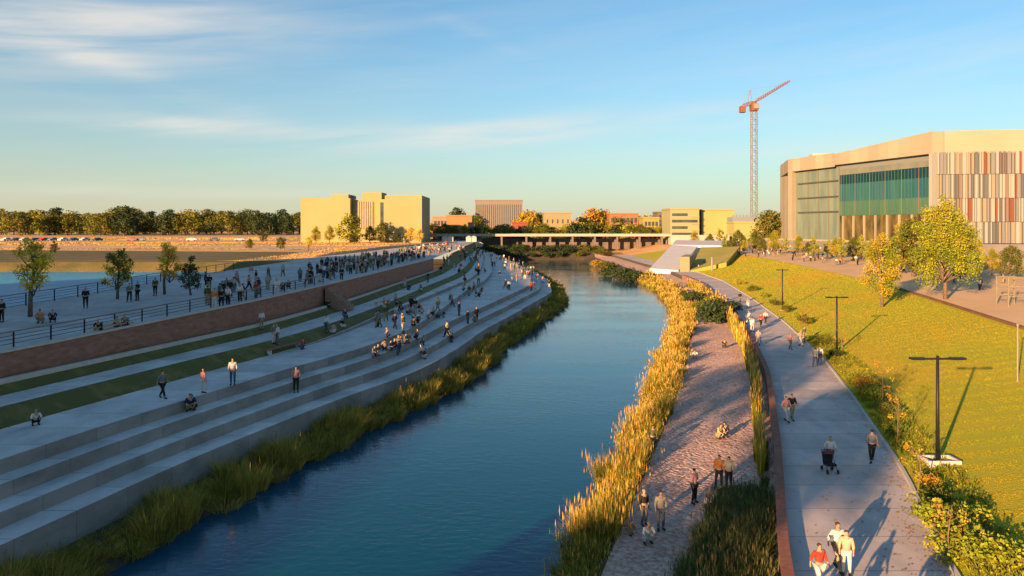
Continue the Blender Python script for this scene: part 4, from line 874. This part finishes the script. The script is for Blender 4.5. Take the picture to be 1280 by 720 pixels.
# ------------------------------------------------------------------ unseen blocks and pines added left of and behind the viewer to cast shade
def slab(poly, z0, z1, label, floors, bay=4.0):
    root = empty('unseen_shade_slab', (poly[0][0], poly[0][1], z0), 0, label, 'building'); o = Vector((poly[0][0], poly[0][1], z0)); m = mat('slab render', (.45, .4, .34), (.5, .45, .38), scale=.2)
    b = MB(); k = len(poly)
    for p in poly: b.v.append((p[0] - o.x, p[1] - o.y, 0))
    for p in poly: b.v.append((p[0] - o.x, p[1] - o.y, z1 - z0))
    b.f.append(tuple(reversed(range(k)))); b.f.append(tuple(range(k, 2 * k))); b.m += [0, 0]
    for i in range(k): j = (i + 1) % k; b.f.append((i, j, k + j, k + i)); b.m.append(0)
    b.build('wall', m, root)
    fh = (z1 - z0) / floors
    for i in range(2):
        a, c = Vector((*poly[i], 0)) - Vector((o.x, o.y, 0)), Vector((*poly[i + 1], 0)) - Vector((o.x, o.y, 0)); d = (c - a).normalized(); L_ = (c - a).length; nn = Vector((d.y, -d.x, 0))
        b = MB()
        for f in range(floors):
            z = fh * f + fh * .3; p = [a + d * 1 + nn * .06, a + d * (L_ - 1) + nn * .06, a + d * (L_ - 1) - nn * .1, a + d * 1 - nn * .1]; b.hexa([(q.x, q.y, z) for q in p] + [(q.x, q.y, z + fh * .45) for q in p])
        b.build('window_band', GLASSD, root)
    return root
slab([(-95.8, -60), (-77, 15), (-83, 86), (-103, 86), (-97, 15), (-115.8, -60)], 7, 28.2, 'taller pale unseen slab left of the promenade, added to shade the bank', 6)
slab([(-105, -98), (-95.82, -60.1), (-115.8, -60.1), (-125, -98)], 7, 28.0, 'long pale unseen slab left of the promenade, added to shade the bank', 6)

slab([(-65, -62), (-92, -84), (-87, -92), (-60, -69)][::-1], 5, 23, 'pale unseen block behind the viewer, added to shade gravel and path', 6)
for x, y, h, key, lab in ((-45, -43, 20, 'pine', 'unseen high crowned dark pine behind the viewer, added to shade the path'), (-41, -22, 20, 'pine', 'unseen high crowned dark pine nearest the terraces, added to shade the path')):
    plant(key, Vector((x, y, surf_z(x, y) - .1)), h, lab)  # unseen pines, high bare trunks shaped to keep their shade patches short
add_joints(CREAMR, 4.5, .88); add_joints(CREAM, 900., 1)

# ------------------------------------------------------------------ people
SKIN = mat('skin', (.34, .21, .14), (.38, .24, .16), scale=8, rough=.6)
def skin_mesh(name, J, E, sub=1):
    """J: {joint: ((x, y, z), radius or (rx, ry))}, E: edges; grown with a skin modifier into one continuous surface"""
    keys = list(J); me = bpy.data.meshes.new(name); me.from_pydata([J[k][0] for k in keys], [(keys.index(a), keys.index(c)) for a, c in E], []); o = bpy.data.objects.new(name, me); COL.objects.link(o)
    sm = o.modifiers.new('skin', 'SKIN'); sm.use_smooth_shade = True
    for i, k in enumerate(keys):
        rr_ = J[k][1]; me.skin_vertices[0].data[i].radius = (rr_, rr_) if isinstance(rr_, float) else rr_
    me.skin_vertices[0].data[0].use_root = True
    if sub: s = o.modifiers.new('sub', 'SUBSURF'); s.levels = sub; s.render_levels = sub
    dg = bpy.context.evaluated_depsgraph_get(); out = bpy.data.meshes.new_from_object(o.evaluated_get(dg)); out.name = name
    bpy.data.objects.remove(o); bpy.data.meshes.remove(me); return out
def pose(kind):
    """joint positions for a 1.75 m figure facing -Y"""
    q = dict(pel=(0, 0, .95), ch=(0, 0, 1.24), nb=(0, 0, 1.44), nk=(0, -.01, 1.52), hd=(0, -.02, 1.62), ht=(0, -.01, 1.70))
    for s, n_ in ((-1, 'l'), (1, 'r')):
        q[n_ + 'sh'] = (s * .18, 0, 1.42); q[n_ + 'el'] = (s * .24, .02, 1.14); q[n_ + 'wr'] = (s * .24, -.06, .90); q[n_ + 'ha'] = (s * .23, -.09, .80)
        q[n_ + 'hp'] = (s * .10, 0, .90); q[n_ + 'kn'] = (s * .11, -.02, .50); q[n_ + 'an'] = (s * .11, .02, .09); q[n_ + 'to'] = (s * .13, -.14, .035)
    if kind == 'walking':
        q['lkn'] = (-.11, -.20, .52); q['lan'] = (-.10, -.30, .12); q['lto'] = (-.10, -.45, .07); q['rkn'] = (.11, .08, .50); q['ran'] = (.11, .34, .14); q['rto'] = (.12, .22, .035)
        q['lel'] = (-.24, .14, 1.16); q['lwr'] = (-.25, .16, .93); q['lha'] = (-.25, .14, .83); q['rel'] = (.24, -.06, 1.16); q['rwr'] = (.22, -.26, 1.0); q['rha'] = (.21, -.34, .95)
    if kind == 'talking':
        q['rel'] = (.26, -.02, 1.15); q['rwr'] = (.16, -.26, 1.16); q['rha'] = (.12, -.34, 1.20); q['lkn'] = (-.15, -.05, .50); q['lan'] = (-.18, .02, .09); q['lto'] = (-.22, -.13, .035)
    if kind == 'sitting':
        d = (.0, .05, -.80)
        for k in ('pel', 'ch', 'nb', 'nk', 'hd', 'ht', 'lsh', 'rsh'): q[k] = (q[k][0], q[k][1] - (.10 if k != 'pel' else 0) * (q[k][2] - .9), q[k][2] + d[2])
        for s, n_ in ((-1, 'l'), (1, 'r')):
            q[n_ + 'hp'] = (s * .10, -.02, .13); q[n_ + 'kn'] = (s * .14, -.42, .16); q[n_ + 'an'] = (s * .13, -.48, -.26); q[n_ + 'to'] = (s * .14, -.62, -.32)
            q[n_ + 'el'] = (s * .25, -.12, .40); q[n_ + 'wr'] = (s * .17, -.32, .28); q[n_ + 'ha'] = (s * .14, -.41, .26)
    if kind in ('crouching',):
        for k in ('pel', 'ch', 'nb', 'nk', 'hd', 'ht', 'lsh', 'rsh'): z = q[k][2]; q[k] = (q[k][0], q[k][1] - .28 * (z - .9) - .02, (z - .95) * .93 + .30)
        for s, n_ in ((-1, 'l'), (1, 'r')):
            q[n_ + 'hp'] = (s * .11, 0, .28); q[n_ + 'kn'] = (s * .2, -.34, .48); q[n_ + 'an'] = (s * .16, -.08, .10); q[n_ + 'to'] = (s * .18, -.24, .035)
            q[n_ + 'el'] = (s * .28, -.24, .56); q[n_ + 'wr'] = (s * .16, -.42, .46); q[n_ + 'ha'] = (s * .12, -.5, .42)
    return q
RAD = dict(pel=(.15, .115), ch=(.155, .11), nb=(.10, .07), nk=.052, hd=(.085, .10), ht=(.06, .07), sh=.062, el=.042, wr=.030, ha=.035, hp=.088, kn=.056, an=.040, to=.034)
def person_meshes(kind, sub):
    q = pose(kind); R = lambda k: RAD[k] if k in RAD else RAD[k[1:]]
    g = lambda k, f=0.0: tuple(x + f for x in R(k)) if isinstance(R(k), tuple) else float(R(k) + f)
    body = skin_mesh('body', {k: (q[k], g(k)) for k in q}, [('pel', 'ch'), ('ch', 'nb'), ('nb', 'nk'), ('nk', 'hd'), ('hd', 'ht')] + [e for n_ in 'lr' for e in (('nb', n_ + 'sh'), (n_ + 'sh', n_ + 'el'), (n_ + 'el', n_ + 'wr'), (n_ + 'wr', n_ + 'ha'), ('pel', n_ + 'hp'), (n_ + 'hp', n_ + 'kn'), (n_ + 'kn', n_ + 'an'), (n_ + 'an', n_ + 'to'))], sub)
    mixp = lambda a, c, t: tuple(a[i] * (1 - t) + c[i] * t for i in range(3))
    J = {k: (q[k], g(k, .022)) for k in ('pel', 'ch', 'nb', 'lsh', 'rsh', 'lel', 'rel')}
    for n_ in 'lr': J[n_ + 'w'] = (mixp(q[n_ + 'el'], q[n_ + 'wr'], .5), .052)
    top = skin_mesh('shirt', J, [('pel', 'ch'), ('ch', 'nb')] + [e for n_ in 'lr' for e in (('nb', n_ + 'sh'), (n_ + 'sh', n_ + 'el'), (n_ + 'el', n_ + 'w'))], sub)
    J = {'pel': (q['pel'], g('pel', .012))}
    for n_ in 'lr':
        for k in ('hp', 'kn'): J[n_ + k] = (q[n_ + k], g(k, .022))
        J[n_ + 'a'] = (mixp(q[n_ + 'kn'], q[n_ + 'an'], .93), .062)
    bot = skin_mesh('trousers', J, [e for n_ in 'lr' for e in (('pel', n_ + 'hp'), (n_ + 'hp', n_ + 'kn'), (n_ + 'kn', n_ + 'a'))], sub)
    h, t = Vector(q['hd']), Vector(q['ht'])
    hair = skin_mesh('hair', {'a': (tuple(h + Vector((0, .035, -.03))), (.088, .085)), 'b': (tuple(h + Vector((0, .022, .05))), (.094, .10)), 'c': (tuple(t + Vector((0, .01, .02))), (.062, .07))}, [('a', 'b'), ('b', 'c')], sub)
    shoes = []
    for n_ in 'lr':
        sh = MB(); a, c = Vector(q[n_ + 'an']), Vector(q[n_ + 'to']); dd = (c - a); sh.tube([a - dd * .25 - Vector((0, 0, .03)), a + dd * .45, c + dd * .15], [.05, .056, .036], 6)
        shoes.append(sh.mesh('shoe', [mat('dark shoes', (.03, .03, .03))]))
    return body, top, bot, hair, shoes[0], shoes[1]
TOPS = dict(white=(.72, .70, .66), black=(.02, .02, .022), navy=(.025, .04, .10), red=(.50, .05, .03), grey=(.20, .20, .21), orange=(.65, .20, .04), pink=(.60, .28, .27), teal=(.03, .17, .17), beige=(.50, .40, .28), olive=(.10, .11, .04))
BOTS = dict(black=(.02, .02, .02), denim=(.06, .10, .19), grey=(.16, .16, .17), khaki=(.34, .26, .15), white=(.66, .63, .58))
HAIRS = dict(dark=(.025, .018, .014), brown=(.10, .055, .03), fair=(.42, .28, .12))
tm = lambda d, pre: {k: mat(pre + ' ' + k, tuple(x * .72 for x in v_), tuple(x * .82 for x in v_), scale=9, rough=.9) for k, v_ in d.items()}
TM, BM_, HM = tm(TOPS, 'top'), tm(BOTS, 'trousers'), tm(HAIRS, 'hair')
KINDS = ('standing', 'walking', 'talking', 'sitting', 'crouching')
HI = {k: person_meshes(k, 1) for k in KINDS}; LOWJ = {}
for k in KINDS:
    src = person_meshes(k, 0); V = []; Fc = []; Mi = []
    for i, me in enumerate(src):
        n0 = len(V); V += [tuple(v_.co) for v_ in me.vertices]; Fc += [tuple(n0 + j for j in p.vertices) for p in me.polygons]; Mi += [min(i, 4)] * len(me.polygons)
    me = bpy.data.meshes.new('person'); me.from_pydata(V, [], Fc); me.polygons.foreach_set('material_index', Mi); me.polygons.foreach_set('use_smooth', [True] * len(Fc))
    for i in range(5): me.materials.append(None)
    me.update(); LOWJ[k] = me
CACHE = {}
def variant(src, key, m):
    if key not in CACHE:
        c = src.copy(); c.materials.clear(); c.materials.append(m); CACHE[key] = c
    return CACHE[key]
USED = set()
def person(P, rz, kind, top, bot, hair, label, group=None, near=False, h=1.75, cat='person'):
    if near:
        bd, tp, bt, hr, s1, s2 = HI[kind]
        o = link('person', variant(bd, ('b', kind), SKIN)); 
        for nm, me in (('shirt', variant(tp, ('t', kind, top), TM[top])), ('trousers', variant(bt, ('p', kind, bot), BM_[bot])), ('hair', variant(hr, ('h', kind, hair), HM[hair])), ('shoe', s1), ('shoe', s2)): link(nm, me, o)
    else:
        key = (kind, top, bot, hair)
        if key not in CACHE:
            c = LOWJ[kind].copy()
            for i, m_ in enumerate((SKIN, TM[top], BM_[bot], HM[hair], mat('dark shoes', (.03, .03, .03)))): c.materials[i] = m_
            CACHE[key] = c
        o = link('person', CACHE[key])
    o.location = P; o.rotation_euler = (0, 0, rz); s = h / 1.75; o.scale = (s, s, s)
    tag(o, label, cat, group); return o
pr = random.Random(21)
def crowd(px, py, area, group, kinds=('standing', 'walking', 'talking'), tops=None, near=False, h=None, rz=None, dz=0, P=None):
    P = P or hit(px, py)
    for _ in range(400):
        k, t, b_ = pr.choice(kinds), pr.choice(tops or list(TOPS)), pr.choice(list(BOTS)); lab = f'{k} person, {t} top, {b_} trousers, {area}'
        if lab not in USED: break
    USED.add(lab); h = h or pr.uniform(1.62, 1.88)
    return person(P + Vector((0, 0, dz)), pr.random() * 6.28 if rz is None else rz, k, t, b_, pr.choice(['dark', 'dark', 'brown', 'fair']), lab, group, near, h)
def named(px, py, kind, top, bot, hair, where, rz=0.0, h=1.75, group=None, dz=0):
    P = hit(px, py); P.z += dz
    lab = f'{kind} person, {top} top, {bot} trousers, {where}'; USED.add(lab)
    person(P, rz, kind, top, bot, hair, lab, group, True, h)
# named figures near the viewer
named(1047, 716, 'walking', 'white', 'khaki', 'brown', 'tallest at the footpath bottom', .2, 1.85)
named(1058, 722, 'standing', 'beige', 'white', 'brown', 'right beside the tallest at the footpath bottom', -.4, 1.7)
named(1024, 741, 'walking', 'red', 'white', 'brown', 'at the bottom edge of the footpath', .3, 1.7)
named(1090, 579, 'walking', 'grey', 'black', 'dark', 'alone on the footpath near the lawn side', 2.9, 1.8)
named(1038, 586, 'walking', 'white', 'grey', 'fair', 'pushing a pushchair down the footpath', 0, 1.72)
named(983, 528, 'walking', 'pink', 'beige' if False else 'white', 'dark', 'left of a pair by the footpath edging wall', .3, 1.7)
named(990, 526, 'walking', 'black', 'khaki', 'dark', 'right of a pair by the footpath edging wall', .1, 1.78)
named(988, 437, 'walking', 'pink', 'grey', 'brown', 'left of three on the footpath by the second lamp', .3)
named(1001, 433, 'walking', 'beige', 'white', 'fair', 'middle of three on the footpath by the second lamp', .5)
named(1005, 428, 'talking', 'olive', 'khaki', 'brown', 'right of three on the footpath by the second lamp', .5)
named(1019, 459, 'walking', 'grey', 'denim', 'dark', 'left of two below the second lamp', 2.5)
named(1025, 456, 'standing', 'white', 'denim', 'brown', 'right of two below the second lamp', 2.5)
named(951, 409, 'walking', 'red', 'black', 'dark', 'on the far footpath, left of two', 0); named(957, 405, 'walking', 'white', 'black', 'brown', 'on the far footpath, right of two', .3)
named(948, 432, 'talking', 'pink', 'grey', 'brown', 'against the edging wall on the footpath', -.5)
named(808, 680, 'crouching', 'white', 'white', 'fair', 'low in front of the pair on the gravel beach', .3, 1.7)
named(805, 658, 'standing', 'black', 'grey', 'fair', 'left of the pair on the gravel beach', .5, 1.7)
named(826, 664, 'standing', 'beige', 'grey', 'brown', 'right of the pair on the gravel beach', .1, 1.82)
named(786, 670, 'crouching', 'orange', 'khaki', 'brown', 'beside the golden grasses on the near gravel', 1.2, 1.2)
named(868, 630, 'talking', 'pink', 'black', 'dark', 'left of three on the gravel beach', .8, 1.75)
named(885, 633, 'crouching', 'grey', 'white', 'fair', 'middle of three on the gravel beach', .1, 1.75)
named(899, 612, 'talking', 'orange', 'black', 'brown', 'behind right of three on the gravel beach', -.5, 1.8)
named(911, 614, 'standing', 'beige', 'black', 'dark', 'rightmost of those on the gravel beach', -.6, 1.8)
named(898, 549, 'crouching', 'beige', 'khaki', 'brown', 'left of two low on mid gravel beach', .6, 1.75)
named(906, 547, 'crouching', 'black', 'black', 'dark', 'right of two low on mid gravel beach', -.4, 1.75)
named(816, 566, 'walking', 'olive', 'black', 'brown', 'behind the golden grasses at the river edge', 0, 1.7)
named(905, 435, 'crouching', 'black', 'black', 'dark', 'alone on the far end of the gravel beach', 0, 1.7)
named(868, 449, 'crouching', 'white', 'grey', 'brown', 'in the grass shadow on the far gravel beach', 0, 1.7)
for x, y, t, w_ in ((8.6, 22.0, 'navy', 'leftmost of four'), (10.2, 22.6, 'grey', 'second of four'), (11.4, 21.4, 'olive', 'third of four'), (12.6, 22.4, 'teal', 'rightmost of four')):
    person(Vector((x, y, 2.3)), .2, 'walking', t, 'denim', 'dark', f'walking person, {t} top, {w_} unseen on the path, added for shadow streaks', 'unseen walkers added for shadow streaks', True, 1.8)  # unseen walkers added so their shadows streak the footpath
# landing of the terraces
named(370, 491, 'standing', 'pink', 'black', 'dark', 'standing alone on a terrace step near the river', .4, 1.95)
named(291, 482, 'standing', 'white', 'denim', 'brown', 'on the terrace landing, rightmost of three', .2, 1.85)
named(254, 492, 'standing', 'pink', 'white', 'fair', 'on the terrace landing, middle of three', 2.6, 1.6)
named(203, 499, 'walking', 'grey', 'black', 'dark', 'on the terrace landing, leftmost of three', 1.2, 1.8)
named(237, 514, 'crouching', 'navy', 'khaki', 'dark', 'left of two low on the upper riser edge', .6, 1.9); named(243, 513, 'crouching', 'black', 'black', 'dark', 'right of two low on the upper riser edge', -.4, 1.7)
named(44, 532, 'crouching', 'white', 'black', 'fair', 'low at the left end of the terrace landing', .8, 1.5)
named(125, 441, 'crouching', 'black', 'black', 'fair', 'left end of the bench party below the brick wall', 0, 1.8); named(158, 434, 'crouching', 'grey', 'black', 'fair', 'right end of the bench party below the brick wall', 0, 1.8); named(148, 432, 'crouching', 'beige', 'grey', 'brown', 'middle of the bench party below the brick wall', 0, 1.7)
named(52, 404, 'crouching', 'orange', 'khaki', 'dark', 'by the railing near the slender golden tree', 0, 1.85); named(66, 403, 'crouching', 'navy', 'black', 'dark', 'leaning low by the promenade railing', .5, 1.7); named(2, 403, 'standing', 'black', 'black', 'dark', 'at the left edge of the promenade', 0, 1.8)
named(107, 386, 'walking', 'black', 'black', 'dark', 'alone on the promenade between the first two trees', .5, 1.9)
named(162, 378, 'talking', 'grey', 'black', 'dark', 'left of two beside the second promenade tree', .5, 1.85); named(172, 376, 'talking', 'black', 'black', 'dark', 'right of two beside the second promenade tree', -.5, 1.9)
named(194, 370, 'standing', 'olive', 'black', 'dark', 'slim and alone before the amber tree', 0, 1.9)
named(268, 387, 'standing', 'orange', 'white', 'brown', 'front left of the dense promenade group', 0, 1.9); named(277, 386, 'talking', 'black', 'black', 'dark', 'front centre of the dense promenade group', .4, 1.85); named(285, 385, 'standing', 'white', 'black', 'brown', 'front right of the dense promenade group', -.3, 1.95); named(300, 379, 'standing', 'white', 'black', 'fair', 'just right of the dense promenade group', 0, 1.9)
named(346, 372, 'standing', 'white', 'white', 'fair', 'in all white close to the brick wall coping', 0, 1.9); named(354, 364, 'crouching', 'black', 'black', 'dark', 'left of two low on the promenade', 0); named(361, 361, 'crouching', 'navy', 'black', 'dark', 'right of two low on the promenade', 0)
named(387, 355, 'standing', 'black', 'black', 'dark', 'dark figure standing apart in mid promenade', 0, 2.0)
named(427, 361, 'standing', 'black', 'black', 'brown', 'beside the brick stair top', 0, 1.9)
for px, py, t in ((327, 413, 'white'), (342, 431, 'grey'), (346, 432, 'white'), (408, 417, 'white'), (415, 418, 'beige'), (411, 386, 'black'), (418, 385, 'white'), (430, 411, 'black'), (433, 399, 'navy'), (463, 363, 'navy'), (480, 396, 'orange'), (482, 391, 'black'), (494, 386, 'black'), (496, 393, 'white'),
                  (502, 392, 'navy'), (509, 393, 'white'), (515, 394, 'grey'), (519, 391, 'black'), (506, 360, 'beige'), (510, 363, 'black'), (535, 353, 'black')):
    crowd(px, py, 'on the upper terrace path', 'people on the terraces', tops=[t], near=True, kinds=('standing', 'crouching', 'crouching'), h=1.85)
# seated in rows on the terrace steps: (px, py) of the seat edge
for px, py, t in ((376, 437, 'red'), (466, 452, 'grey'), (470, 450, 'olive'), (486, 446, 'navy'), (491, 444, 'black'), (498, 433, 'beige'), (505, 430, 'grey'), (509, 432, 'black'), (519, 430, 'navy'), (524, 446, 'white'), (529, 449, 'black'), (527, 432, 'grey'), (559, 426, 'grey'), (563, 428, 'black'), (521, 404, 'black'), (534, 398, 'white'),
                  (540, 400, 'beige'), (547, 398, 'grey'), (553, 397, 'navy'), (592, 405, 'grey'), (594, 371, 'black'), (601, 365, 'navy'), (592, 405, 'grey'), (598, 371, 'olive')):
    P = hit(px, py); crowd(px, py, 'low on the ' + ('lower' if px > 515 else 'middle') + ' terrace steps, ' + ('near' if py > 425 else 'far') + ' group', 'people sitting on the terraces', tops=[t], near=True, kinds=('crouching',), rz=1.4 + pr.uniform(-.5, .5), P=P, h=1.8)
for k in range(34):
    x = pr.uniform(470, 625); lo_ = np.interp(x, [470, 560, 625], [385, 352, 335]); hi_ = np.interp(x, [470, 560, 625], [455, 425, 392]); y = lo_ + (hi_ - lo_) * pr.random()
    crowd(x, y, 'out on the ' + ('near' if y > 400 else 'middle' if y > 370 else 'far') + ' curved terrace steps', 'people sitting on the terraces', near=False, kinds=('crouching', 'crouching', 'standing', 'walking'), tops=['black', 'grey', 'white', 'navy', 'beige', 'olive', 'pink'])
# dense crowds
yw = lambda x: float(np.interp(x, [0, 320, 430, 535, 560], [436, 377, 352, 325, 320]))
n_ = 0
while n_ < 74:
    x = pr.choice([pr.uniform(255, 350), pr.uniform(350, 555), pr.uniform(350, 555), pr.uniform(440, 555)]); top = 346 if x < 350 else np.interp(x, [350, 420, 480, 555], [345, 338, 322, 309]); y = top + (yw(x) - 4 - top) * pr.random()
    if x < 350 and abs(x - 290) > 35 and pr.random() < .6: continue
    P = hit(x, y)
    if not (Bf(P.y) + .6 < P.x < Wf(P.y) - .8): continue
    crowd(x, y, 'in the crowd on the ' + ('near' if x < 350 else 'middle' if x < 450 else 'far') + ' promenade', 'people crowding the promenade', tops=['black', 'black', 'navy', 'grey', 'olive', 'white', 'teal', 'beige', 'black', 'orange', 'pink', 'red'], P=P); n_ += 1
n_ = 0
while n_ < 45:
    x = pr.uniform(548, 690); top = np.interp(x, [548, 600, 690], [306, 316, 341]); bot = np.interp(x, [548, 585, 615, 640, 690], [346, 352, 330, 341, 362]); y = top + (bot - top) * pr.random()
    P = hit(x, y)
    if P.z < 2 or P.y > 345: continue
    crowd(x, y, 'in the crowd at the ' + ('river' if x > 625 else 'upper') + ' end of the terraces', 'people crowding the far end of the terraces', kinds=('standing', 'talking', 'walking', 'crouching'), P=P); n_ += 1
PODX = lambda y: float(np.interp(y, [150, 222, 302, 330], [125, 124.5, 103, 95]))
n_ = 0
while n_ < 64:
    x = pr.uniform(890, 1135); y = 313 + (np.interp(x, [890, 960, 1050, 1135], [319, 323, 332, 344]) - 313) * pr.random(); P = hit(x, y)
    if P.y > 300 or P.x > PODX(P.y) - 1: continue
    crowd(x, y, 'in the plaza crowd, ' + ('left' if x < 985 else 'middle' if x < 1060 else 'right') + ' part', 'people on the plaza by the glass building', P=P); n_ += 1
for k in range(5):
    x = pr.uniform(1150, 1275); y = pr.uniform(345, 368); crowd(x, y, 'near the trees on the tan paving at the right', 'people under the plaza trees')
for k in range(5):
    x = pr.uniform(690, 820); Y = BY + pr.uniform(2, 9); crowd(0, 0, 'walking along the bridge', 'people on the bridge', P=Vector((at(x, Y), Y, 11.1)))
for x, y in ((598, 345), (640, 352), (646, 353), (652, 350), (656, 349), (667, 362), (664, 364), (632, 361), (636, 363)): crowd(x, y, 'on the open landing at the river bend', 'people on the river bend landing', near=False)
for x, y in ((873, 337), (880, 333), (893, 327), (897, 325), (935, 385), (925, 378), (940, 415), (936, 405)): crowd(x, y, 'on the far footpath beside the ramp' if x < 900 else 'on the far footpath by the grasses', 'people on the far footpath')

# the rest of the far crowd, too many and too small to count
slots = [SKIN] + [TM[k] for k in ('black', 'navy', 'grey', 'white', 'olive', 'beige', 'pink', 'teal')] + [BM_[k] for k in ('black', 'denim', 'grey', 'khaki')] + [HM['dark'], mat('dark shoes', (.03, .03, .03))]
V = []; Fc = []; Mi = []; n_ = 0
base = {k: (np.array([tuple(v_.co) for v_ in LOWJ[k].vertices]), [tuple(p.vertices) for p in LOWJ[k].polygons], [p.material_index for p in LOWJ[k].polygons]) for k in KINDS[:3]}
while n_ < 270:
    q = pr.random()
    if q < .42: x = pr.uniform(400, 558); tp_ = np.interp(x, [400, 480, 558], [334, 320, 306]); y = tp_ + (yw(x) - 4 - tp_) * pr.random()
    elif q < .70: x = pr.uniform(556, 680); tp_ = np.interp(x, [548, 600, 690], [305, 314, 340]); y = tp_ + pr.random() * 16
    else: x = pr.uniform(875, 1130); y = 311 + (np.interp(x, [875, 960, 1050, 1135], [318, 320, 326, 334]) - 311) * pr.random()
    P = hit(x, y)
    if P.y < 95 or P.y > 345 or P.z < 2 or (x > 800 and P.x > PODX(P.y) - 1) or (x < 558 and not (Bf(P.y) + .6 < P.x < Wf(P.y) - .8)): continue
    n_ += 1; v_, f_, m_ = base[pr.choice(KINDS[:3])]; a = pr.random() * 6.28; c_, s_ = math.cos(a), math.sin(a); n0 = len(V)
    V += [(P.x + x_ * c_ - y_ * s_, P.y + x_ * s_ + y_ * c_, P.z + z_) for x_, y_, z_ in v_]; Fc += [tuple(n0 + j for j in f) for f in f_]; mp_ = (0, pr.randrange(1, 9), pr.randrange(9, 13), 13, 14); Mi += [mp_[i] for i in m_]
me = bpy.data.meshes.new('distant_crowd'); me.from_pydata(V, [], Fc); [me.materials.append(m_) for m_ in slots]; me.polygons.foreach_set('material_index', Mi); me.update()
tag(link('distant_crowd', me), 'dense distant crowd of tiny standing people filling promenade end, terraces end and plaza', 'crowd', kind='stuff')
# pushchair, benches, brick stair
P = hit(1037, 591); pc = empty('pushchair', P, 0, 'dark folding pushchair pushed down the footpath by the person in white', 'pushchair')
b = MB(); b.hexa([(-.24, -.30, .38), (.24, -.30, .38), (.24, .22, .34), (-.24, .22, .34), (-.24, -.30, .50), (.24, -.30, .50), (.24, .26, .42), (-.24, .26, .42)]); b.hexa([(-.24, .20, .43), (.24, .20, .43), (.24, .28, .43), (-.24, .28, .43), (-.24, .32, .95), (.24, .32, .95), (.24, .40, .93), (-.24, .40, .93)]); b.build('seat', TM['black'], pc)
b = MB()
for s in (-.25, .25): b.tube([(s, -.38, .12), (s, .1, .62), (s, .48, 1.02)], .014, 5); b.tube([(s, .32, .12), (s, .0, .5)], .014, 5)
b.tube([(-.25, .48, 1.02), (.25, .48, 1.02)], .016, 5); b.build('frame', DARKM, pc)
for s in (-.27, .27):
    for y in (-.38, .32): b = MB(); b.tube([(s - .02, y, .12), (s + .02, y, .12)], .12, 10); b.build('wheel', mat('tyre', (.02, .02, .02)), pc)
b = MB(); b.hexa([(-.25, -.05, .95), (.25, -.05, .95), (.25, .40, .80), (-.25, .40, .80), (-.22, .02, 1.08), (.22, .02, 1.08), (.22, .38, 1.0), (-.22, .38, 1.0)]); b.build('hood', mat('maroon cloth', (.14, .04, .04)), pc)
def bench(px, py, L_, rz, m, label, h=.46):
    P = hit(px, py); r_ = empty('bench', P, rz, label, 'bench')
    b = MB(); b.box(-L_ / 2, L_ / 2, -.22, .22, h - .07, h); b.build('seat', m, r_)
    for x in (-L_ / 2 + .3, L_ / 2 - .3): b = MB(); b.box(x - .08, x + .08, -.18, .18, 0, h - .071); b.build('leg', COPE, r_)
bench(355, 440, 4.6, 1.25, RUST, 'long reddish bench on the terrace landing')
bench(141, 437, 3.4, 1.25, mat('orange timber', (.42, .22, .1), (.5, .28, .13), scale=3), 'orange timber bench below the brick wall')
bench(478, 381, 4, 1.3, mat('orange timber', (.42, .22, .1)), 'timber bench on the grass bank edge above the terraces')
# stair through the brick wall
st = empty('stair', (0, 0, 0), 0, 'brick stair descending through the brick wall to the terraces', 'stair'); y0 = 86.0
for k in range(9):
    z = 5.9 + k * .25; x = Wf(y0) + 3.0 - k * .32; b = MB(); b.box(x, x + .34, y0 - 1.0, y0 + 1.0, 5.3, z - .02 * 0 + .0); b.build('tread', mat('stair brick', (.24, .14, .10), (.3, .18, .13), scale=2), st)
